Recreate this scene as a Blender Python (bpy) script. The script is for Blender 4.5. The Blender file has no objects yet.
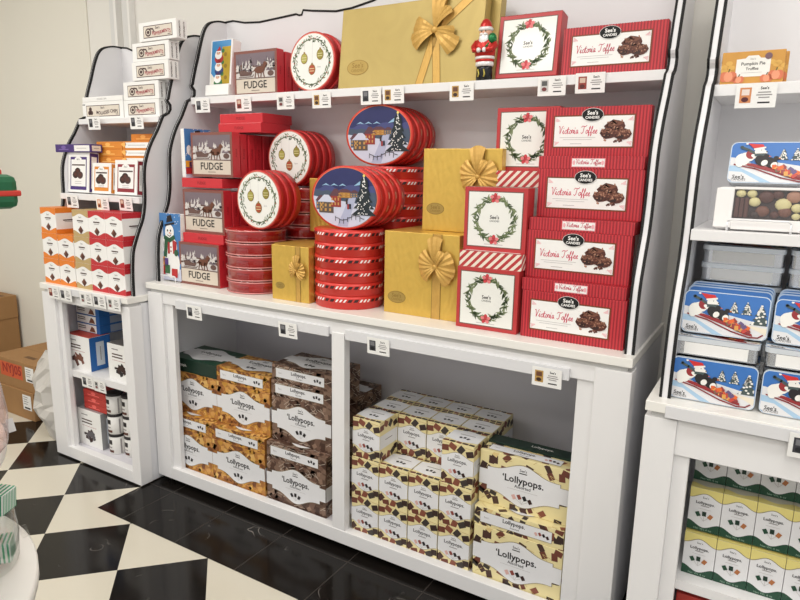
import bpy, bmesh, math, random
from mathutils import Matrix, Vector
PI = math.pi
scene = bpy.context.scene
COL = scene.collection
sin, cos = math.sin, math.cos

# ------------------------------------------------------------------ materials
def lin(c):
    c = c / 255.0
    return c / 12.92 if c <= 0.04045 else ((c + 0.055) / 1.055) ** 2.4
_mats = {}
def bsdf(m): return next(n for n in m.node_tree.nodes if n.type == 'BSDF_PRINCIPLED')
def M(r, g, b, rough=0.45, metal=0.0, noise=0.05, name=None, scale=30.0):
    key = (r, g, b, rough, metal, noise)
    if key in _mats: return _mats[key]
    m = bpy.data.materials.new(name or 'printed_card')
    m.use_nodes = True
    nt = m.node_tree; p = bsdf(m)
    c = (lin(r), lin(g), lin(b), 1)
    p.inputs['Base Color'].default_value = c
    p.inputs['Roughness'].default_value = rough
    p.inputs['Metallic'].default_value = metal
    if noise:
        tc = nt.nodes.new('ShaderNodeTexCoord'); n = nt.nodes.new('ShaderNodeTexNoise')
        n.inputs['Scale'].default_value = scale; n.inputs['Detail'].default_value = 2
        mx = nt.nodes.new('ShaderNodeMix'); mx.data_type = 'RGBA'
        mx.inputs['A'].default_value = tuple(x * (1 - noise) for x in c[:3]) + (1,)
        mx.inputs['B'].default_value = tuple(min(1, x * (1 + noise)) for x in c[:3]) + (1,)
        nt.links.new(tc.outputs['Object'], n.inputs['Vector'])
        nt.links.new(n.outputs['Fac'], mx.inputs['Factor'])
        nt.links.new(mx.outputs['Result'], p.inputs['Base Color'])
    _mats[key] = m
    return m

def gold_foil(r, g, b, name, rough=0.36, metal=0.55, bump=0.25, sc=9.0):
    m = bpy.data.materials.new(name); m.use_nodes = True
    nt = m.node_tree; p = bsdf(m)
    tc = nt.nodes.new('ShaderNodeTexCoord')
    n = nt.nodes.new('ShaderNodeTexNoise'); n.inputs['Scale'].default_value = sc; n.inputs['Detail'].default_value = 3
    n.inputs['Distortion'].default_value = 1.6
    w = nt.nodes.new('ShaderNodeTexWave'); w.inputs['Scale'].default_value = sc; w.inputs['Distortion'].default_value = 9
    w.inputs['Detail'].default_value = 1.5
    mx = nt.nodes.new('ShaderNodeMix'); mx.data_type = 'RGBA'
    mx.inputs['A'].default_value = (lin(r) * .86, lin(g) * .84, lin(b) * .8, 1)
    mx.inputs['B'].default_value = (min(1, lin(r) * 1.12), min(1, lin(g) * 1.12), lin(b) * 1.15, 1)
    bp = nt.nodes.new('ShaderNodeBump'); bp.inputs['Strength'].default_value = bump; bp.inputs['Distance'].default_value = .004
    nt.links.new(tc.outputs['Object'], n.inputs['Vector']); nt.links.new(tc.outputs['Object'], w.inputs['Vector'])
    nt.links.new(n.outputs['Fac'], mx.inputs['Factor']); nt.links.new(mx.outputs['Result'], p.inputs['Base Color'])
    nt.links.new(w.outputs['Fac'], bp.inputs['Height']); nt.links.new(bp.outputs['Normal'], p.inputs['Normal'])
    p.inputs['Roughness'].default_value = rough; p.inputs['Metallic'].default_value = metal
    return m

def clear_film(name, tint=(1, 1, 1), fac=0.2, rough=0.08):
    m = bpy.data.materials.new(name); m.use_nodes = True
    nt = m.node_tree; nt.nodes.clear()
    o = nt.nodes.new('ShaderNodeOutputMaterial'); mix = nt.nodes.new('ShaderNodeMixShader')
    t = nt.nodes.new('ShaderNodeBsdfTransparent'); t.inputs['Color'].default_value = (*tint, 1)
    g = nt.nodes.new('ShaderNodeBsdfGlossy'); g.inputs['Roughness'].default_value = rough
    lw = nt.nodes.new('ShaderNodeLayerWeight'); lw.inputs['Blend'].default_value = 0.35
    mm = nt.nodes.new('ShaderNodeMath'); mm.operation = 'MULTIPLY_ADD'
    mm.inputs[1].default_value = 0.5; mm.inputs[2].default_value = fac * .5
    nt.links.new(lw.outputs['Facing'], mm.inputs[0]); nt.links.new(mm.outputs[0], mix.inputs[0])
    nt.links.new(t.outputs[0], mix.inputs[1]); nt.links.new(g.outputs[0], mix.inputs[2])
    nt.links.new(mix.outputs[0], o.inputs['Surface'])
    return m

def wall_paint(r, g, b, name, rough=.6):
    m = M(r, g, b, rough, 0, .02, name, 3.0)
    return m

WHITE = M(236, 235, 235, .42, 0, .02, 'white_cabinet_paint', 6)
WHITE2 = M(226, 226, 229, .5, 0, .02, 'white_panel_paint', 6)
COUNTER = M(240, 238, 232, .3, 0, .02, 'white_counter_laminate', 6)
PANEL = M(232, 231, 233, .5, 0, .02, 'white_board', 6)
INNER = M(218, 216, 222, .6, 0, .02, 'cabinet_inside', 6)
BLACK = M(8, 8, 9, .7, 0, 0, 'black_trim')
RAIL = M(224, 224, 226, .3, 0, 0, 'label_rail_plastic')
CARD = M(244, 243, 240, .5, 0, .02, 'white_card')
INK = M(32, 28, 30, .5, 0, 0, 'black_ink')
GREY = M(150, 146, 146, .5, 0, 0, 'grey_ink')
LGREY = M(196, 193, 192, .5, 0, 0, 'pale_ink')
RED = M(202, 54, 62, .4, 0, .04, 'red_card')
RED2 = M(152, 32, 44, .4, 0, .04, 'deep_red_card')
DKRED = M(134, 16, 30, .45, 0, .04, 'dark_red_card')
CRED = M(188, 56, 58, .4, 0, .04, 'candy_red_card')
CREAM = M(240, 230, 214, .5, 0, .03, 'cream_card')
GOLD = gold_foil(222, 184, 88, 'gold_foil_paper', .34, .45, .16, 14)
GOLDG = gold_foil(186, 164, 98, 'pale_gold_paper', .42, .3, .03, 6)
GOLDRIB = gold_foil(206, 164, 84, 'gold_ribbon', .4, .3, .08, 25)
GOLDDK = M(146, 116, 52, .45, .35, .05, 'dark_gold')
GOLDEM = M(176, 148, 78, .42, .35, .05, 'embossed_gold')
CLEAR = clear_film('clear_plastic', (1, 1, 1), .22)
CLEARRED = clear_film('clear_red_wrap', (1, .95, .94), .07, .1)

# ------------------------------------------------------------------ mesh builder
class MB:
    def __init__(s): s.v = []; s.f = []; s.mi = []; s.mats = []; s.sm = []
    def m(s, mat):
        if mat not in s.mats: s.mats.append(mat)
        return s.mats.index(mat)
    def face(s, pts, mat, smooth=False):
        n = len(s.v); s.v += [tuple(p) for p in pts]; s.f.append(tuple(range(n, n + len(pts)))); s.mi.append(s.m(mat)); s.sm.append(smooth)
    def mesh(s, verts, faces, mat, smooth=False):
        n = len(s.v); s.v += [tuple(p) for p in verts]; k = s.m(mat)
        for f in faces: s.f.append(tuple(i + n for i in f)); s.mi.append(k); s.sm.append(smooth)
    def box(s, x0, x1, y0, y1, z0, z1, mat, bev=0.0):
        if bev <= 0:
            V = [(x, y, z) for x in (x0, x1) for y in (y0, y1) for z in (z0, z1)]
            F = [(0, 1, 3, 2), (4, 6, 7, 5), (0, 4, 5, 1), (2, 3, 7, 6), (0, 2, 6, 4), (1, 5, 7, 3)]
            s.mesh(V, F, mat); return
        bm = bmesh.new(); bmesh.ops.create_cube(bm, size=1)
        for v in bm.verts:
            v.co = Vector(((x0 + x1) / 2 + v.co.x * (x1 - x0), (y0 + y1) / 2 + v.co.y * (y1 - y0), (z0 + z1) / 2 + v.co.z * (z1 - z0)))
        bmesh.ops.bevel(bm, geom=bm.edges[:], offset=bev, segments=2, affect='EDGES', profile=.5)
        bm.verts.index_update()
        s.mesh([v.co[:] for v in bm.verts], [[v.index for v in f.verts] for f in bm.faces], mat); bm.free()
    def prism(s, pts, a0, a1, axis, mat):          # pts 2D in the two other axes, extruded along axis
        def P(p, a):
            if axis == 'x': return (a, p[0], p[1])
            if axis == 'y': return (p[0], a, p[1])
            return (p[0], p[1], a)
        n = len(pts); V = [P(p, a0) for p in pts] + [P(p, a1) for p in pts]
        F = [tuple(range(n)), tuple(range(2 * n - 1, n - 1, -1))] + [(i, i + n, (i + 1) % n + n, (i + 1) % n) for i in range(n)]
        s.mesh(V, F, mat)
    def tube(s, pts, r, mat, seg=6, closed=False):
        P = [Vector(p) for p in pts]; n = len(P); V = []; F = []
        prev = None
        for i in range(n):
            a = P[i - 1] if (i or closed) else P[0]; b = P[(i + 1) % n] if (i < n - 1 or closed) else P[-1]
            t = (b - a).normalized() if (b - a).length > 1e-9 else Vector((0, 0, 1))
            u = prev - t * prev.dot(t) if prev else (Vector((0, 0, 1)).cross(t) if abs(t.z) < .9 else Vector((1, 0, 0)).cross(t))
            u.normalize(); prev = u; w = t.cross(u)
            rr = r[i] if isinstance(r, (list, tuple)) else r
            for k in range(seg):
                q = 2 * PI * k / seg; V.append(P[i] + (u * cos(q) + w * sin(q)) * rr)
        for i in range(n if closed else n - 1):
            j = (i + 1) % n
            for k in range(seg): F.append((i * seg + k, i * seg + (k + 1) % seg, j * seg + (k + 1) % seg, j * seg + k))
        if not closed: F += [tuple(range(seg - 1, -1, -1)), tuple((n - 1) * seg + k for k in range(seg))]
        s.mesh(V, F, mat, True)
    def loft(s, rings, mat, smooth=True, cap=True, closed=False):
        n = len(rings[0]); V = [p for r in rings for p in r]; F = []
        for i in range(len(rings) - 1):
            for k in range(n): F.append((i * n + k, i * n + (k + 1) % n, (i + 1) * n + (k + 1) % n, (i + 1) * n + k))
        if cap: F += [tuple(range(n - 1, -1, -1)), tuple((len(rings) - 1) * n + k for k in range(n))]
        s.mesh(V, F, mat, smooth)
    def lathe(s, prof, mat, c=(0, 0, 0), seg=28, axis='z', sx=1, sy=1, smooth=True, cap=True):
        R = []
        for r, z in prof:
            ring = []
            for k in range(seg):
                a = 2 * PI * k / seg; x, y = r * cos(a) * sx, r * sin(a) * sy
                ring.append((c[0] + x, c[1] + y, c[2] + z) if axis == 'z' else (c[0] + x, c[1] - z, c[2] + y))
            R.append(ring)
        s.loft(R, mat, smooth, cap)
    def ball(s, c, rx, ry, rz, mat, seg=12, rings=8):
        R = []
        for i in range(rings + 1):
            t = PI * (i + .001) / (rings + .002) ; z = -cos(t); r = max(.01, sin(t))
            R.append([(c[0] + rx * r * cos(2 * PI * k / seg), c[1] + ry * r * sin(2 * PI * k / seg), c[2] + rz * z) for k in range(seg)])
        s.loft(R, mat)
    def data(s, name):
        me = bpy.data.meshes.new(name); me.from_pydata(s.v, [], s.f)
        for m in s.mats: me.materials.append(m)
        me.polygons.foreach_set('material_index', s.mi); me.polygons.foreach_set('use_smooth', s.sm)
        me.update(); return me
    def build(s, name, parent=None, world=False):
        if world and parent:
            l = Vector(root_loc(parent)); s.v = [(x - l.x, y - l.y, z - l.z) for x, y, z in s.v]
        o = bpy.data.objects.new(name, s.data(name)); COL.objects.link(o)
        if parent: o.parent = parent
        return o
def root_loc(o):
    l = Vector(o.location)
    while o.parent: o = o.parent; l += Vector(o.location)
    return l

def setp(o, label, cat=None, group=None):
    o['label'] = label
    if cat: o['category'] = cat
    if group: o['group'] = group
    return o
def empty(name, label, cat, loc, group=None, rot=(0, 0, 0)):
    o = bpy.data.objects.new(name, None); COL.objects.link(o); o.empty_display_size = .05
    o.location = loc; o.rotation_euler = rot
    return setp(o, label, cat, group)
def struct(name, mb):
    o = mb.build(name); o['kind'] = 'structure'; return o

# ------------------------------------------------------------------ text
_txt = {}
def text_mesh(t, bold=0.0, shear=0.0):
    k = (t, bold, shear)
    if k in _txt: return _txt[k]
    cu = bpy.data.curves.new('lettering', 'FONT'); cu.body = t; cu.size = 1; cu.resolution_u = 2
    cu.offset = bold; cu.shear = shear
    ob = bpy.data.objects.new('lettering', cu); COL.objects.link(ob)
    dg = bpy.context.evaluated_depsgraph_get(); me = bpy.data.meshes.new_from_object(ob.evaluated_get(dg))
    V = [(v.co.x, v.co.y) for v in me.vertices]; F = [tuple(p.vertices) for p in me.polygons]
    bpy.data.objects.remove(ob); bpy.data.meshes.remove(me); bpy.data.curves.remove(cu)
    x0 = min(v[0] for v in V); x1 = max(v[0] for v in V); y0 = min(v[1] for v in V); y1 = max(v[1] for v in V)
    r = ([(x - (x0 + x1) / 2, y - (y0 + y1) / 2) for x, y in V], F, x1 - x0, y1 - y0)
    _txt[k] = r; return r

# ------------------------------------------------------------------ flat printed artwork on a face
STEP = .00035
class Art:
    def __init__(s, mb, o, U, V, w, h, base=1):
        s.mb, s.o, s.U, s.V, s.w, s.h, s.base = mb, Vector(o), Vector(U), Vector(V), w, h, base
        s.N = s.U.cross(s.V)
    def P(s, u, v, l): return s.o + s.U * u + s.V * v + s.N * ((l + s.base) * STEP)
    def poly(s, pts, mat, l=0, clip=None):
        if clip:
            for ax, val, sg in ((0, clip[0], 1), (0, clip[2], -1), (1, clip[1], 1), (1, clip[3], -1)):
                out = []
                for i in range(len(pts)):
                    a, b = pts[i - 1], pts[i]; da, db = (a[ax] - val) * sg, (b[ax] - val) * sg
                    if (da >= 0) != (db >= 0):
                        t = da / (da - db); out.append((a[0] + t * (b[0] - a[0]), a[1] + t * (b[1] - a[1])))
                    if db >= 0: out.append(b)
                pts = out
                if len(pts) < 3: return
        a = sum(pts[i - 1][0] * pts[i][1] - pts[i][0] * pts[i - 1][1] for i in range(len(pts)))
        if a < 0: pts = pts[::-1]
        s.mb.face([s.P(u, v, l) for u, v in pts], mat)
    def rect(s, u0, v0, u1, v1, mat, l=0): s.poly([(u0, v0), (u1, v0), (u1, v1), (u0, v1)], mat, l)
    def full(s, mat, l=0, m=0.0): s.rect(m, m, s.w - m, s.h - m, mat, l)
    def frame(s, u0, v0, u1, v1, t, mat, l=0):
        s.rect(u0, v0, u1, v0 + t, mat, l); s.rect(u0, v1 - t, u1, v1, mat, l)
        s.rect(u0, v0 + t, u0 + t, v1 - t, mat, l); s.rect(u1 - t, v0 + t, u1, v1 - t, mat, l)
    def ell(s, u, v, a, b, mat, l=0, n=20, clip=None, rot=0):
        c, d = cos(rot), sin(rot)
        s.poly([(u + a * cos(2 * PI * k / n) * c - b * sin(2 * PI * k / n) * d, v + a * cos(2 * PI * k / n) * d + b * sin(2 * PI * k / n) * c) for k in range(n)], mat, l, clip)
    def ring(s, u, v, a, b, t, mat, l=0, n=36):
        for k in range(n):
            q, r = 2 * PI * k / n, 2 * PI * (k + 1) / n
            s.poly([(u + a * cos(q), v + b * sin(q)), (u + a * cos(r), v + b * sin(r)), (u + (a - t) * cos(r), v + (b - t) * sin(r)), (u + (a - t) * cos(q), v + (b - t) * sin(q))], mat, l)
    def sq(s, u, v, a, b, rot, mat, l=0, clip=None):
        c, d = cos(rot), sin(rot)
        s.poly([(u + x * c - y * d, v + x * d + y * c) for x, y in ((-a, -b), (a, -b), (a, b), (-a, b))], mat, l, clip)
    def line(s, pts, w, mat, l=0, clip=None):
        for (a, b), (c, d) in zip(pts[:-1], pts[1:]):
            L = math.hypot(c - a, d - b)
            if L < 1e-9: continue
            nx, ny = -(d - b) / L * w / 2, (c - a) / L * w / 2; ex, ey = (c - a) / L * w * .3, (d - b) / L * w * .3
            s.poly([(a - nx - ex, b - ny - ey), (c - nx + ex, d - ny + ey), (c + nx + ex, d + ny + ey), (a + nx - ex, b + ny - ey)], mat, l, clip)
    def text(s, t, u, v, mat, width=None, height=None, l=0, bold=0.0, shear=0.0, rot=0, wave=0.0):
        V, F, W, H = text_mesh(t, bold, shear)
        k = width / W if width else height / H
        if width and height: k = min(width / W, height / H)
        c, d = cos(rot), sin(rot); o = []
        for x, y in V:
            x *= k; y *= k
            if wave: y += wave * sin(2 * PI * x / (W * k))
            o.append(s.P(u + x * c - y * d, v + x * d + y * c, l))
        s.mb.mesh(o, F, mat)
def FRONT(mb, w, h, d, base=1): return Art(mb, (-w / 2, -d / 2, 0), (1, 0, 0), (0, 0, 1), w, h, base)
def RIGHT(mb, w, h, d, base=1): return Art(mb, (w / 2, -d / 2, 0), (0, 1, 0), (0, 0, 1), d, h, base)
def TOP(mb, w, h, d, base=1): return Art(mb, (-w / 2, -d / 2, h), (1, 0, 0), (0, 1, 0), w, d, base)
def carton(w, h, d, mat, bev=.0015):
    mb = MB(); mb.box(-w / 2, w / 2, -d / 2, d / 2, 0, h, mat, bev); return mb

SCRIPT = {'V': (1.25, [[(0, 1.9), (.15, 2.1), (.32, 1.8), (.55, 0), (1.0, 1.9), (1.2, 2.1)]]),
 'T': (1.35, [[(0, 1.7), (.3, 2.05), (1.1, 1.9), (1.45, 2.2)], [(.8, 1.95), (.7, .4), (.4, 0), (.1, .25)]]),
 'i': (.5, [[(0, .2), (.2, 1), (.18, .2), (.3, 0), (.5, .2)], [(.22, 1.45), (.24, 1.6)]]),
 'c': (.75, [[(.68, .8), (.45, 1), (.15, .6), (.25, .1), (.5, 0), (.75, .2)]]),
 't': (.6, [[(0, .2), (.28, 1.8), (.2, .25), (.35, 0), (.6, .2)], [(-.05, 1.15), (.6, 1.25)]]),
 'o': (.75, [[(.4, 1), (.12, .6), (.2, .1), (.45, 0), (.66, .4), (.55, .9), (.4, 1), (.75, .8)]]),
 'r': (.6, [[(0, .2), (.15, 1.1), (.35, .9), (.5, .95), (.38, .2), (.6, .2)]]),
 'a': (.85, [[(.62, .9), (.35, 1), (.1, .5), (.3, 0), (.6, .7), (.6, .1), (.85, .2)]]),
 'f': (.62, [[(0, .2), (.45, 1.5), (.38, 2.0), (.22, 1.6), (.2, -.7), (.38, -.3), (.25, .15), (.62, .2)]]),
 'e': (.65, [[(0, .25), (.5, .6), (.42, .98), (.15, .7), (.2, .1), (.45, 0), (.65, .2)]]), ' ': (.6, [])}
def script_text(A, t, u, v, size, mat, l, lw=.2):
    W = sum(SCRIPT[c][0] for c in t) * size; x = u - W / 2
    for c in t:
        adv, st = SCRIPT[c]
        for s_ in st: A.line([(x + a * size + b * size * .12, v + b * size) for a, b in s_], size * lw, mat, l)
        x += adv * size

GREENS = [M(88, 106, 66, .6, 0, 0), M(122, 134, 96, .6, 0, 0), M(64, 80, 52, .6, 0, 0)]
FLOWER = M(205, 62, 70, .5, 0, 0); FLOWER2 = M(232, 128, 130, .5, 0, 0)
def wreath(A, cu, cv, R, l, rnd, n=80, flowers=True, ll=.3):
    for k in range(n):
        a = 2 * PI * k / n + rnd.uniform(-.05, .05); r = R * rnd.uniform(.82, 1.06)
        x, y = cu + r * cos(a), cv + r * sin(a); t = a + PI / 2 + rnd.choice((-1, 1)) * rnd.uniform(.3, 1.0)
        L = R * ll * rnd.uniform(.6, 1.1); w = L * .13
        dx, dy = cos(t) * L / 2, sin(t) * L / 2; nx, ny = -sin(t) * w, cos(t) * w
        A.poly([(x - dx, y - dy), (x + nx, y + ny), (x + dx, y + dy), (x - nx, y - ny)], rnd.choice(GREENS), l + (k % 2) * .5)
    A.ring(cu, cv, R * .96, R * .96, R * .04, GREENS[0], l)
    if flowers:
        for v in (cv + R * .95, cv - R * .95):
            for k in range(5):
                a = 2 * PI * k / 5 + .3; A.ell(cu + .14 * R * cos(a), v + .12 * R * sin(a), R * .12, R * .09, FLOWER if k % 2 else FLOWER2, l + 1.2, 8, rot=a)
            A.ell(cu, v, R * .06, R * .06, FLOWER, l + 1.6, 8)

# ------------------------------------------------------------------ kinds of product: builders return [(part, MB, parent part or None, label or None)]
KIND = {}; _proto = {}
def kind(name, w, h, d):
    def deco(fn): KIND[name] = (fn, w, h, d); return fn
    return deco
def put(k, name, label, cat, x, y, z, group=None, lean=0.0, rz=0.0, center=False):
    fn, w, h, d = KIND[k]
    if k not in _proto: _proto[k] = [(pn, mb.data(pn), par, lb) for pn, mb, par, lb in fn(w, h, d)]
    loc = (x, y, z) if center else (x + w / 2, y + d / 2, z)
    r = empty(name, label, cat, (loc[0], loc[1], loc[2] + abs(sin(lean)) * d / 2), group, (-lean, 0, rz))
    made = {}
    for pn, me, par, lb in _proto[k]:
        o = bpy.data.objects.new(pn, me); COL.objects.link(o); o.parent = made[par] if par else r
        made[pn] = o
        if lb: o['label'] = lb
    return r

# ---- toffee
PINK = M(206, 70, 96, .5, 0, 0); PINKL = M(240, 176, 182, .5, 0, 0); BRONZE = M(122, 62, 28, .45, 0, 0)
CH1 = M(86, 44, 34, .5, 0, .1); CH2 = M(120, 74, 56, .5, 0, .1); CH3 = M(176, 128, 104, .5, 0, .1); CH4 = M(52, 26, 22, .5, 0, .1)
def stripes(A, n, mat, l=0, v0=0, v1=None):
    v1 = A.h if v1 is None else v1; s = A.w / n
    for k in range(n): A.rect((k + .28) * s, v0, (k + .72) * s, v1, mat, l)
def chunk(A, u, v, a, l, rnd):
    pts = [(u + a * cos(q) * rnd.uniform(.85, 1.1), v + a * .62 * sin(q) * rnd.uniform(.85, 1.1)) for q in [k * PI / 5 for k in range(10)]]
    A.poly(pts, CH1, l)
    A.poly([(u - a * .85, v), (u - a * .2, v + a * .58), (u + a * .8, v + a * .3), (u + a * .3, v + a * .05)], CH2, l + .4)
    A.poly([(u - a * .8, v - a * .1), (u + a * .25, v - a * .08), (u + a * .1, v - a * .5), (u - a * .5, v - a * .48)], CH4, l + .4)
    for _ in range(34):
        A.sq(u + rnd.uniform(-.8, .8) * a, v + rnd.uniform(-.3, .5) * a, a * .09, a * .06, rnd.uniform(0, 3), rnd.choice((CH2, CH3, CH3, CH4, CH1)), l + .8)
@kind('toffee_box', .303, .142, .038)
def _(w, h, d):
    b = carton(w, h, d, RED); rnd = random.Random(3)
    stripes(FRONT(b, w, h, d), 34, RED2); stripes(RIGHT(b, w, h, d), 6, RED2); stripes(TOP(b, w, h, d), 46, RED2)
    L = MB(); A = FRONT(L, w, h, d, 2)
    u0, v0, u1, v1 = .026, .025, .262, .119
    A.rect(u0, v0, u1, v1, BRONZE, 0); A.rect(u0 + .004, v0 + .004, u1 - .004, v1 - .004, CARD, 1)
    for cu, cv, sx, sy in ((u0 + .006, v0 + .006, 1, 1), (u1 - .006, v0 + .006, -1, 1), (u0 + .006, v1 - .006, 1, -1), (u1 - .006, v1 - .006, -1, -1)):
        for k in range(4):
            A.line([(cu, cv + sy * k * .004), (cu + sx * (.004 + .003 * k), cv + sy * (.003 + .002 * k)), (cu + sx * k * .004, cv + sy * .012)], .0012, PINKL, 2)
    script_text(A, 'Victoria Toffee', .099, .066, .0105, PINK, 2, .17)
    for k, ww in enumerate((.105, .085)): A.line([(.1 - ww / 2, .055 - k * .006), (.1 + ww / 2, .055 - k * .006)], .0014, LGREY, 2)
    A.line([(.08, .037), (.113, .037)], .0018, LGREY, 2)
    chunk(A, .208, .086, .030, 2, rnd); chunk(A, .190, .066, .026, 4, rnd); chunk(A, .228, .064, .026, 6, rnd)
    for _i in range(10): A.sq(.17 + rnd.random() * .075, .042 + rnd.random() * .012, .0035, .0025, rnd.random() * 3, rnd.choice((CH2, CH3, CH1)), 3)
    B = MB(); A = FRONT(B, w, h, d, 9)
    A.ell(.141, .119, .0315, .0190, CARD, 0, 28); A.ell(.141, .119, .0305, .018, BLACK, 1, 28)
    A.text("See's", .141, .1248, CARD, width=.031, l=2, bold=.03); A.text('CANDIES', .141, .1115, CARD, width=.041, l=2, bold=.03)
    return [('box_body', b, None, None), ('front_label', L, None, 'white label with pink lettering and toffee pieces'), ('logo_badge', B, None, 'black oval badge with white lettering')]
@kind('toffee_box_lying', .303, .037, .142)
def _(w, h, d):
    b = carton(w, h, d, RED)
    stripes(FRONT(b, w, h, d), 34, RED2); stripes(TOP(b, w, h, d), 46, RED2); stripes(RIGHT(b, w, h, d), 22, RED2)
    L = MB(); A = FRONT(L, w, h, d, 2)
    A.rect(.100, .006, .196, .031, PINKL, 0); A.rect(.102, .008, .194, .029, CARD, 1)
    script_text(A, 'Victoria Toffee', .148, .0145, .0066, PINK, 2)
    for u in (.107, .189): A.ell(u, .0185, .004, .007, PINKL, 2, 8)
    return [('box_body', b, None, None), ('edge_label', L, None, 'small white label with pink lettering')]

# ---- wreath boxes
def diag(A, mat, n, l=0, slope=1.0):
    s = A.w / n
    for k in range(-6, n + 6):
        x = k * s; A.poly([(x, 0), (x + s * .5, 0), (x + s * .5 + A.h * slope, A.h), (x + A.h * slope, A.h)], mat, l, (0, 0, A.w, A.h))
@kind('wreath_box', .205, .196, .06)
def _(w, h, d):
    b = carton(w, h, d, CRED); rnd = random.Random(5)
    TA = TOP(b, w, h, d); TA.full(CREAM, 0); diag(TA, CRED, 8, 1)
    L = MB(); A = FRONT(L, w, h, d, 2)
    A.rect(.012, .012, w - .012, h - .012, M(112, 84, 74, .5, 0, 0), 0); A.rect(.015, .015, w - .015, h - .015, M(238, 238, 232, .16, 0, .02), 1)
    wreath(A, w / 2, h / 2 + .002, .067, 2, rnd, 130, True, .40)
    A.text("See's", w / 2, h / 2 + .008, INK, width=.030, l=2, bold=.015); A.text('CANDIES', w / 2, h / 2 - .004, INK, width=.032, l=2)
    A.line([(w / 2 - .03, .022), (w / 2 + .03, .022)], .0022, LGREY, 2)
    return [('box_body', b, None, None), ('front_label', L, None, 'white lid panel with a green wreath and red flowers')]
@kind('wreath_box_lying', .205, .05, .205)
def _(w, h, d):
    b = carton(w, h, d, CREAM)
    for A in (FRONT(b, w, h, d), RIGHT(b, w, h, d)): diag(A, CRED, 8, 0, 1.0)
    A = TOP(b, w, h, d); A.full(CRED, 0); A.full(CARD, 1, .012)
    return [('box_body', b, None, None)]

# ---- gold boxes
def petal(mb, c, ang, L, w, hgt, mat, n=7, m=5):
    V = []; F = []; dx, dz = cos(ang), sin(ang)
    for i in range(n + 1):
        t = i / n
        for j in range(m + 1):
            s = j / m * 2 - 1; wd = w * (.12 + .88 * t ** .8) / 2
            al = L * t * (1 - .10 * s * s * t)
            out = hgt * sin(PI * min(1, t * .95)) + .0016 * (1 if j % 2 else -1) * t + .003
            V.append((c[0] + dx * al - dz * s * wd, c[1] - out, c[2] + dz * al + dx * s * wd))
    for i in range(n):
        for j in range(m): F.append((i * (m + 1) + j, i * (m + 1) + j + 1, (i + 1) * (m + 1) + j + 1, (i + 1) * (m + 1) + j))
    mb.mesh(V, F, mat, False)
def bow(mb, c, size, angles, mat, knot=True):
    for _k, (a, L, w) in enumerate(angles): petal(mb, (c[0], c[1] - .0012 * _k, c[2]), a, L * size, w * size, .008 * size / .06, mat)
    if knot: mb.ball((c[0], c[1] - .011, c[2]), size * .13, .006, size * .13, mat, 10, 6)
BOWA = [(math.radians(a), l, w) for a, l, w in ((94, 1.35, .75), (148, .95, .7), (184, .85, .6), (30, .95, .75), (-14, 1.0, .7), (222, .85, .5), (-46, 1.0, .55), (62, .8, .4))]
def gold_box(w, h, d, bu, bv, size, seal, angles=BOWA, straps=((90, 1), (-90, 1)), strapw=.034, foil=None):
    b = carton(w, h, d, foil or GOLD, .002)
    r = MB(); A = FRONT(r, w, h, d, 3)
    for a, _ in straps:
        q = math.radians(a); c, s = cos(q), sin(q); nx, ny = -s * strapw / 2, c * strapw / 2; L = 1.2
        A.poly([(bu + nx, bv + ny), (bu - nx, bv - ny), (bu - nx + c * L, bv - ny + s * L), (bu + nx + c * L, bv + ny + s * L)], GOLDRIB, 0, (0, 0, w, h))
        for sg in (-.95, .95): A.line([(bu + nx * sg, bv + ny * sg), (bu + nx * sg + c * L, bv + ny * sg + s * L)], .0018, GOLDDK, 1, (0, 0, w, h))
    B = MB(); bow(B, (-w / 2 + bu, -d / 2 - .003, bv), size, angles, GOLDRIB)
    S = MB(); A = FRONT(S, w, h, d, 2); su, sv, sa = seal
    A.ell(su, sv, sa, sa * .58, GOLDDK, 0, 28); A.ell(su, sv, sa * .95, sa * .53, GOLDEM, 1, 28)
    A.text("See's", su, sv + sa * .18, GOLDDK, width=sa * 1.05, l=2, bold=.01); A.text('CANDIES', su, sv - sa * .22, GOLDDK, width=sa * 1.2, l=2)
    return [('box_body', b, None, None), ('ribbon', r, None, 'flat gold ribbon'), ('bow', B, None, 'gold ribbon bow'), ('seal', S, None, 'embossed oval seal')]
@kind('gold_box', .285, .285, .034)
def _(w, h, d): return gold_box(w, h, d, .205, .178, .074, (.052, .058, .036))
@kind('gold_box_upper', .285, .275, .034)
def _(w, h, d): return gold_box(w, h, d, .208, .185, .074, (.05, .075, .034))
@kind('gold_box_small', .178, .208, .034)
def _(w, h, d): return gold_box(w, h, d, .128, .12, .042, (.04, .055, .022), strapw=.022)
@kind('gold_box_giant', .585, .29, .045)
def _(w, h, d):
    ang = [(math.radians(a), l, q) for a, l, q in ((82, 1.75, .8), (168, .85, .75), (205, .95, .65), (-38, 1.1, .7), (-12, .8, .4), (52, .9, .4))]
    return gold_box(w, h, d, .405, .18, .10, (.085, .075, .048), ang, ((76, 1), (38, 1), (-84, 1), (-106, 1)), .03, GOLDG)
@kind('gold_box_plain', .285, .285, .034)
def _(w, h, d): return [('box_body', carton(w, h, d, GOLD, .002), None, None)]
@kind('gold_box_small_plain', .178, .208, .034)
def _(w, h, d): return [('box_body', carton(w, h, d, GOLD, .002), None, None)]
@kind('gold_box_giant_plain', .585, .29, .045)
def _(w, h, d): return [('box_body', carton(w, h, d, GOLDG, .002), None, None)]

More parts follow.
